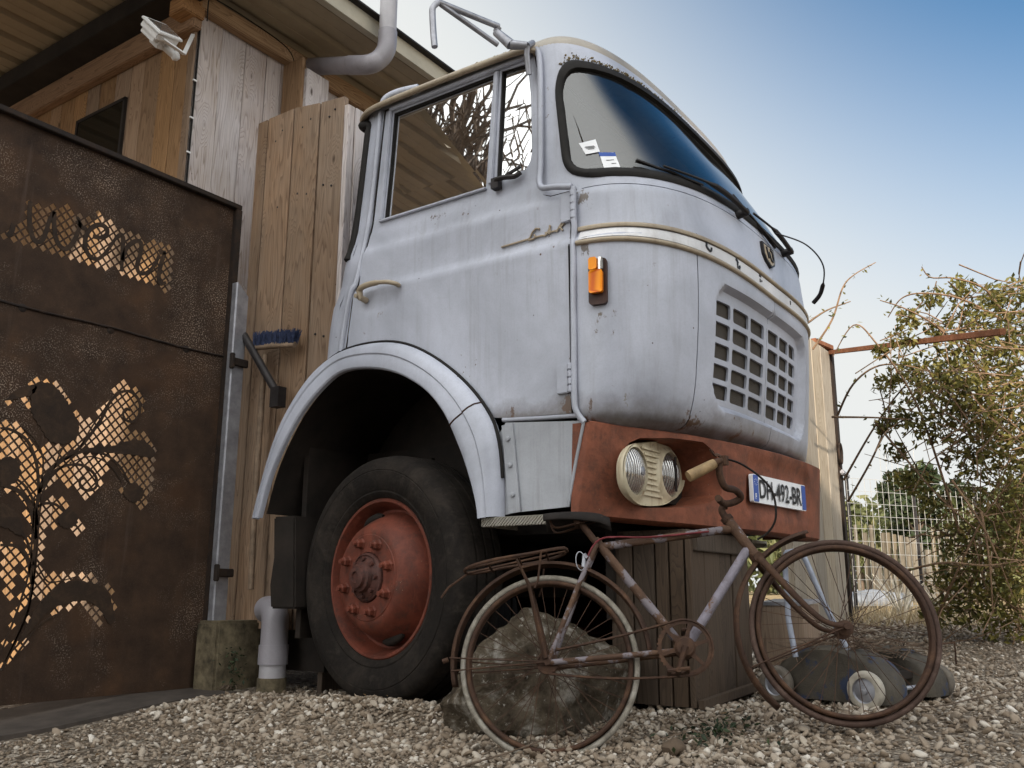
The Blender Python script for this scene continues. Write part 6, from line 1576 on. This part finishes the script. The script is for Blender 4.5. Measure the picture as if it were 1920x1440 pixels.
# log and sheet lying in the grass
q = DP(1640, 1112, 9.2); g = float(ground_z(q[0], q[1]))
mb = MB(); mb.cur = rc(); mb.tube([tuple(q + np.array([-.25, .2, .06 + g - q[2] + .05])), tuple(q + np.array([.02, 0, .13 + g - q[2]])), tuple(q + np.array([.28, -.25, .10 + g - q[2]]))], [.09, .11, .09], 10, flat=.7)
tag(mb.build('fallen_log', simple('grey_log', (.20, .21, .23), .8, 0, .3, 8), smooth=40), 'pale grey log lying in the dry grass behind the fence', 'log')
for (px, py, dep, h, sd, lb) in ((1690, 1125, 7.4, .42, 3, 'bleached dead shrub with bare forked twigs left of the brambles'), (1772, 1118, 7.0, .30, 5, 'small bleached dead shrub low in front of the brambles')):
    q = DP(px, py, dep); g = float(ground_z(q[0], q[1])); r2 = np.random.default_rng(sd); mb = MB()
    for k in range(16):
        a = r2.uniform(0, 6.28); sp = r2.uniform(.15, .9); hh = h * r2.uniform(.5, 1); p0_ = np.array([q[0], q[1], g]); p1_ = p0_ + np.array([sp * hh * .4 * math.cos(a), sp * hh * .4 * math.sin(a), hh * .5]); p2_ = p0_ + np.array([sp * hh * math.cos(a), sp * hh * math.sin(a), hh])
        mb.tube([tuple(p0_), tuple(p1_), tuple(p2_)], [.009, .007, .003], 5)
        mb.tube([tuple(p1_), tuple(p1_ + r2.normal(0, .06, 3) + np.array([0, 0, .1]))], [.005, .002], 4)
    tag(mb.build('dead_shrub', M['drytwig']), lb, 'dead shrub')
mb = MB()
for k in range(2600):      # dry grass tufts in the sun
    x = rng.uniform(6.4, 11); a = R_(rng.uniform(8, 17)); dist = rng.uniform(6.9, 10.5); q = np.array([CAM[0] + dist * math.cos(a), CAM[1] + dist * math.sin(a)]); g = float(ground_z(q[0], q[1])); hh = rng.uniform(.04, .16)
    d2 = rng.normal(0, .05, 2); w2 = rng.normal(0, .006, 2); mb.cur = (rng.random(), 0, 0)
    mb.add([(q[0], q[1], g), (q[0] + w2[0], q[1] + w2[1], g), (q[0] + d2[0], q[1] + d2[1], g + hh)], [(0, 1, 2)])
M['drygrass'] = m_leaf('dry_grass_blade', [(0., (.25, .18, .09)), (.5, (.50, .38, .22)), (1., (.70, .58, .40))], .3)
tag(mb.build('dry_grass', M['drygrass'], rnd=True), 'tufts of dry straw-coloured grass at the foot of the wire fence', 'grass', kind='stuff')

# bramble thicket
bq = DP(1850, 1185, 5.2); bg_ = float(ground_z(bq[0], bq[1]))
br_ = thing('bramble_thicket', 'tangled bramble thicket with small yellow-green leaves and arching canes', 'bramble', (bq[0], bq[1], bg_))
cl = []; rd = []
for px, py, dep, r_ in [(1830, 640, 5.2, .20), (1880, 600, 5.2, .24), (1915, 560, 5.3, .20), (1780, 690, 5.2, .20), (1730, 720, 5.3, .17), (1700, 690, 5.3, .12), (1850, 700, 5.1, .28), (1920, 680, 5.2, .30), (1800, 770, 5.1, .22), (1740, 800, 5.2, .15), (1870, 800, 5.1, .28), (1925, 820, 5.2, .28), (1690, 780, 5.3, .11), (1820, 850, 5.2, .18), (1890, 900, 5.2, .26), (1775, 720, 5.0, .18), (1860, 980, 5.2, .24), (1925, 980, 5.2, .28), (1830, 1060, 5.3, .22), (1900, 1080, 5.2, .30), (1860, 1140, 5.2, .22), (1800, 1130, 5.4, .16), (1920, 1150, 5.1, .26), (1990, 750, 5.3, .5), (2000, 1000, 5.3, .5), (1810, 590, 5.3, .12), (1760, 620, 5.3, .09), (1860, 555, 5.3, .10), (1760, 1150, 5.6, .12), (1680, 850, 5.4, .08), (1655, 800, 5.4, .06), (1720, 905, 5.3, .10), (1750, 950, 5.4, .10), (1690, 640, 5.3, .10), (1660, 720, 5.3, .09), (1700, 600, 5.3, .08), (1745, 560, 5.3, .09), (1800, 540, 5.3, .09), (1690, 900, 5.3, .08), (1790, 1010, 5.4, .13), (1780, 1090, 5.4, .13), (1840, 760, 5.0, .2), (1650, 660, 5.3, .05)]:
    cl.append(DP(px, py, dep)); rd.append((r_, r_, r_ * .85))
mb = MB()
w8 = np.array([r[0] ** 2.0 for r in rd]); w8 /= w8.sum()
# weighted scatter, leaves smaller at the edge
for c_, r_, f_ in zip(cl, rd, w8): leaves(mb, [c_], [r_], int(60 + 11000 * f_), .022)
mb.build('leaves', M['bramble_leaf'], br_, rnd=True)
mb = MB()
for k in range(520):       # inner twigs
    i = int(rng.choice(len(cl), p=w8)); p = cl[i] + rng.normal(size=3) * np.array(rd[i]) * .55; dd = rng.normal(0, .10, 3) + np.array([0, 0, .02])
    mb.tube([tuple(p - dd), tuple(p + rng.normal(0, .03, 3)), tuple(p + dd)], [.004, .0035, .002], 4)
mb.build('twigs', M['cane'], br_, smooth=80)
canes = [[(1800, 1000, 5.2), (1720, 760, 5.2), (1640, 640, 5.3), (1600, 610, 5.4), (1562, 668, 5.5)], [(1850, 700, 5.2), (1760, 615, 5.2), (1700, 580, 5.2), (1650, 563, 5.2)], [(1900, 620, 5.2), (1850, 545, 5.2), (1790, 522, 5.2), (1745, 520, 5.2), (1728, 500, 5.2)],
         [(1880, 600, 5.2), (1800, 560, 5.2), (1730, 550, 5.2), (1690, 560, 5.3), (1665, 595, 5.4)], [(1570, 780, 5.6), (1600, 720, 5.4), (1650, 685, 5.3), (1720, 690, 5.2), (1800, 720, 5.2)], [(1560, 782, 5.5), (1640, 783, 5.3), (1720, 788, 5.2)],
         [(1582, 900, 5.6), (1640, 800, 5.4), (1700, 720, 5.3), (1790, 640, 5.2)], [(1590, 940, 5.6), (1640, 850, 5.4), (1660, 780, 5.4), (1640, 700, 5.4)], [(1524, 655, 5.6), (1560, 600, 5.6), (1580, 540, 5.6), (1602, 515, 5.6), (1642, 492, 5.6)], [(1515, 605, 5.6), (1550, 582, 5.6), (1595, 565, 5.6)],
         [(1760, 1150, 5.3), (1800, 1060, 5.1), (1850, 960, 5.0), (1900, 900, 4.9)], [(1700, 1070, 5.2), (1770, 1055, 5.0), (1850, 1060, 4.9), (1920, 1050, 4.9)], [(1640, 790, 5.4), (1690, 850, 5.3), (1760, 930, 5.2), (1850, 1010, 5.1), (1915, 1060, 5.0)], [(1785, 900, 5.0), (1850, 1000, 4.9), (1900, 1120, 4.9)], [(1840, 960, 4.95), (1855, 1050, 4.9), (1862, 1150, 4.9)]]
for ca in canes:
    pts = arc_fill([DP(*q) for q in ca], 6); mb = MB(); mb.tube([tuple(p) for p in pts], np.linspace(.0075, .0028, len(pts)), 5); mb.build('cane', M['cane'], br_, smooth=70)
mb = MB()
for ca in canes:           # sparse leaves along the canes
    pts = arc_fill([DP(*q) for q in ca], 8)
    for p in pts[3::3]: leaves(mb, [p], [(.03, .03, .03)], 2, .015)
mb.build('cane_leaves', M['bramble_leaf'], br_, rnd=True)

# far trees
def tree(name, px, pyb, dep, hpx, wpx, label, cat, mat, nleaf, lsize, seed, group=None):
    q = DP(px, pyb, dep); g = float(ground_z(q[0], q[1])); H = hpx / FPX * dep + q[2] - g; Wd = wpx / FPX * dep
    tr = thing(name, label, cat, (q[0], q[1], g), group)
    r2 = np.random.default_rng(seed); mb = MB(); mb.tube([(q[0], q[1], g - .1), (q[0] + .05, q[1], g + H * .4), (q[0], q[1], g + H * .9)], [H * .035, H * .025, H * .008], 8)
    C_ = []; R3 = []
    for k in range(16):
        a = r2.uniform(0, 6.28); t_ = r2.uniform(.15, .95); rr = Wd * .5 * (1 - t_ * .6) * r2.uniform(.3, 1); c_ = (q[0] + rr * math.cos(a), q[1] + rr * math.sin(a), g + H * t_); C_.append(c_); R3.append((Wd * .22, Wd * .22, H * .11))
        mb.tube([(q[0], q[1], g + H * t_ * .7), c_], [H * .012, H * .004], 5)
    mb.build('trunk', M['bark'], tr, smooth=60)
    mb = MB(); leaves(mb, C_, R3, nleaf, lsize); mb.build('crown', mat, tr, rnd=True); return tr
tree('evergreen_tree', 1725, 1060, 16, 205, 150, 'dark rounded evergreen rising behind the wire fence', 'tree', M['fir_leaf'], 5200, .085, 3)
tree('bushy_tree', 1612, 1060, 20, 120, 85, 'low olive-green bushy tree between the steel post and the dark evergreen', 'tree', M['wood_leaf'], 2200, .10, 4)
tree('bushy_tree', 1830, 1060, 20, 150, 150, 'grey-green bushy tree half hidden behind the brambles', 'tree', M['fir_leaf'], 2600, .11, 6)
tree('bushy_tree', 1930, 1060, 22, 150, 160, 'bushy tree behind the right edge of the brambles', 'tree', M['wood_leaf'], 2400, .12, 8)
mb = MB(); C_ = []; R3 = []
for k in range(60):
    a = R_(rng.uniform(1, 21)); dist = rng.uniform(22, 30); C_.append((CAM[0] + dist * math.cos(a), CAM[1] + dist * math.sin(a), .6 + rng.uniform(0, 1.5))); R3.append((1.2, 1.2, .8))
leaves(mb, C_, R3, 9000, .17); tag(mb.build('far_undergrowth', M['wood_leaf'], rnd=True), 'low mass of undergrowth far beyond the fence', 'undergrowth', kind='stuff')

# weeds on the gravel and ivy by the post
for nm, px, py, dep, n_, spr, lb in (('ivy_plant', 405, 1255, None, 110, .10, 'dark ivy growing at the foot of the mossy concrete block'), ('weed_patch', 1345, 1385, None, 150, .20, 'low dark creeping weed on the gravel in front of the crate'), ('weed_patch', 1210, 1330, None, 90, .14, 'low dark weed at the right foot of the boulder')):
    if px == 405: q = np.array([.10, 1.90, .05])
    else:
        q = P(px, py, 2, .05)
    mb = MB()
    for k in range(14):
        a = rng.uniform(0, 6.28); l_ = spr * rng.uniform(.4, 1.3); x1, y1 = q[0] + l_ * math.cos(a), q[1] + l_ * math.sin(a) * .8
        zz = lambda x, y, h: float(ground_z(x, y)) + h
        mb.tube([(q[0], q[1], zz(q[0], q[1], .01)), ((q[0] + x1) / 2, (q[1] + y1) / 2, zz((q[0] + x1) / 2, (q[1] + y1) / 2, .03)), (x1, y1, zz(x1, y1, .015))], .002, 4)
    root = thing(nm, lb, 'plant', (q[0], q[1], float(ground_z(q[0], q[1]))))
    mb.build('stems', M['bark'], root)
    mb = MB()
    for k in range(n_):
        a = rng.uniform(0, 6.28); l_ = spr * abs(rng.normal(0, .6)); x1, y1 = q[0] + l_ * math.cos(a), q[1] + l_ * math.sin(a) * .8; hh = rng.uniform(.01, .05) if nm != 'ivy_plant' else rng.uniform(.01, .2)
        leaves(mb, [(x1, y1, float(ground_z(x1, y1)) + hh)], [(.01, .01, .006)], 1, .011)
    mb.build('leaves', M['ivy'], root, rnd=True)
# trailing dead vine across the gravel at the right
for pts, lb in (([(1690, 1366), (1760, 1368), (1830, 1352), (1890, 1335), (1918, 1320)], 'long thin dead vine trailing over the gravel at the lower right'), ([(615, 1428), (700, 1418), (790, 1405), (880, 1392), (1000, 1372), (1120, 1345)], 'thin dry twig lying on the gravel under the bicycle rear wheel')):
    q3 = []
    for p in pts:
        q = P(*p, 2, .06); q[2] = float(ground_z(q[0], q[1])) + .028; q3.append(q)
    mb = MB(); mb.tube([tuple(p) for p in arc_fill(q3, 6)], .0028, 5); tag(mb.build('dead_vine', M['bark'], smooth=70), lb, 'vine')
mb = MB(); q = [DP(1758, 1208, 2.95), DP(1790, 1205, 2.95), DP(1793, 1245, 2.95)]; mb.tube([tuple(p) for p in [DP(1748, 1226, 2.95)] + q], .003, 5); tag(mb.build('bent_wire', M['rust'], smooth=70), 'bent rusty wire sticking out right of the bicycle front tyre', 'wire')

mb = MB()
for k in range(150):       # a few dead leaves and scraps on the stones
    a = R_(rng.uniform(5, 62)); dist = rng.uniform(1.5, 5.5); x, y = CAM[0] + dist * math.cos(a), CAM[1] + dist * math.sin(a)
    if y > 1.7: continue
    g = float(ground_z(x, y)) + rng.uniform(.012, .024); s_ = rng.uniform(.006, .015); th = rng.uniform(0, 6.28); mb.cur = (rng.random(), 0, 0)
    u = np.array([math.cos(th), math.sin(th), rng.normal(0, .25)]) * s_; v = np.array([-math.sin(th), math.cos(th), rng.normal(0, .25)]) * s_ * .5; c_ = np.array([x, y, g])
    mb.add([c_ - u, c_ - v + [0, 0, .003], c_ + u, c_ + v + [0, 0, .003]], [(0, 1, 2), (0, 2, 3)])
M['deadleaf'] = m_leaf('dead_leaf', [(0., (.05, .03, .015)), (.5, (.12, .07, .03)), (1., (.24, .16, .08))], .2)
tag(mb.build('fallen_leaves', M['deadleaf'], rnd=True), 'small dead brown leaves scattered on the gravel', 'leaves', kind='stuff')

# ================================================================== WHAT STANDS OUT OF FRAME: the barn that shades the yard and the bare tree mirrored in the side window
barn = thing('barn', 'unseen rendered barn with a tiled roof and an added shade block behind and left of the camera', 'barn', (-8.5, -4.5, 0))
bx0, bx1 = -11.5, -7.2; xm = (bx0 + bx1) / 2
mb = MB(); mr_ = MB()
for by0, by1, bh, br2 in ((-4.35, -.78, 5.9, 7.5), (-13, -4.36, 3.9, 5.3)):
    mb.add([(x, y, z) for x in (bx0, bx1) for y in (by0, by1) for z in (-.4, bh)] + [(xm, by0, br2), (xm, by1, br2)], [(0, 1, 3, 2), (4, 6, 7, 5), (0, 4, 5, 8, 1), (2, 3, 9, 7, 6)])
    for x0, x1, z0, z1 in ((bx0 - .35, xm, bh - .25, br2 + .02), (bx1 + .35, xm, bh - .25, br2 + .02)):
        mr_.add([(x0, by0 - .1, z0), (x1, by0 - .1, z1), (x1, by1 + .1, z1), (x0, by1 + .1, z0), (x0, by0 - .1, z0 + .12), (x1, by0 - .1, z1 + .12), (x1, by1 + .1, z1 + .12), (x0, by1 + .1, z0 + .12)], [(0, 1, 2, 3), (4, 5, 6, 7), (0, 1, 5, 4), (1, 2, 6, 5), (2, 3, 7, 6), (3, 0, 4, 7)])
mb.box((-9.35, -1.88, 4.2), (2.6, 2.24, 9.2)); mb.box((-9.35, -.56, 8.25), (2.6, .42, 1.5))  # tower and overhanging slab added to shade the shed boards, never in view
mb.build('wall', M['barn'], barn); mr_.build('roof', M['barnroof'], barn)
mb = MB(); mb.box((bx1 + .02, -5.5, 1.3), (.06, 2.6, 2.6)); mb.build('door', M['wood_dark'], barn)
def bare_tree(x, y, H, seed, lb):
    r2 = np.random.default_rng(seed); t_ = thing('bare_tree', lb, 'tree', (x, y, 0)); mt = MB(); mbr = MB()
    def grow(p, d_, l_, r_, lev):
        d_ = d_ / np.linalg.norm(d_); q = p + d_ * l_; m_ = p + d_ * l_ * .5 + r2.normal(0, l_ * .05, 3)
        (mt if lev == 0 else mbr).tube([tuple(p), tuple(m_), tuple(q)], [r_, r_ * .85, r_ * .7], 6 if lev < 3 else 4)
        if lev >= 6: return
        for k in range((3 if lev < 4 else 2) if lev else 6): grow(q, d_ + r2.normal(0, .42, 3) + np.array([0, 0, .12]), l_ * r2.uniform(.62, .82), r_ * .62, lev + 1)
        if lev in (1, 2, 3, 4): grow(m_, d_ + r2.normal(0, .6, 3), l_ * r2.uniform(.5, .7), r_ * .45, lev + 2)
    grow(np.array([x, y, -.2]), np.array([.03, .02, 1.]), H * .26, H * .022, 0)
    mt.build('trunk', M['bark'], t_, smooth=60); mbr.build('branches', M['bark'], t_, smooth=60)
bare_tree(-5.2, 4.9, 8.0, 5, 'tall bare tree beyond the shed seen only mirrored in the truck side window')
bare_tree(-8.2, 6.0, 9.0, 9, 'second bare tree further off, also mirrored in the truck window')
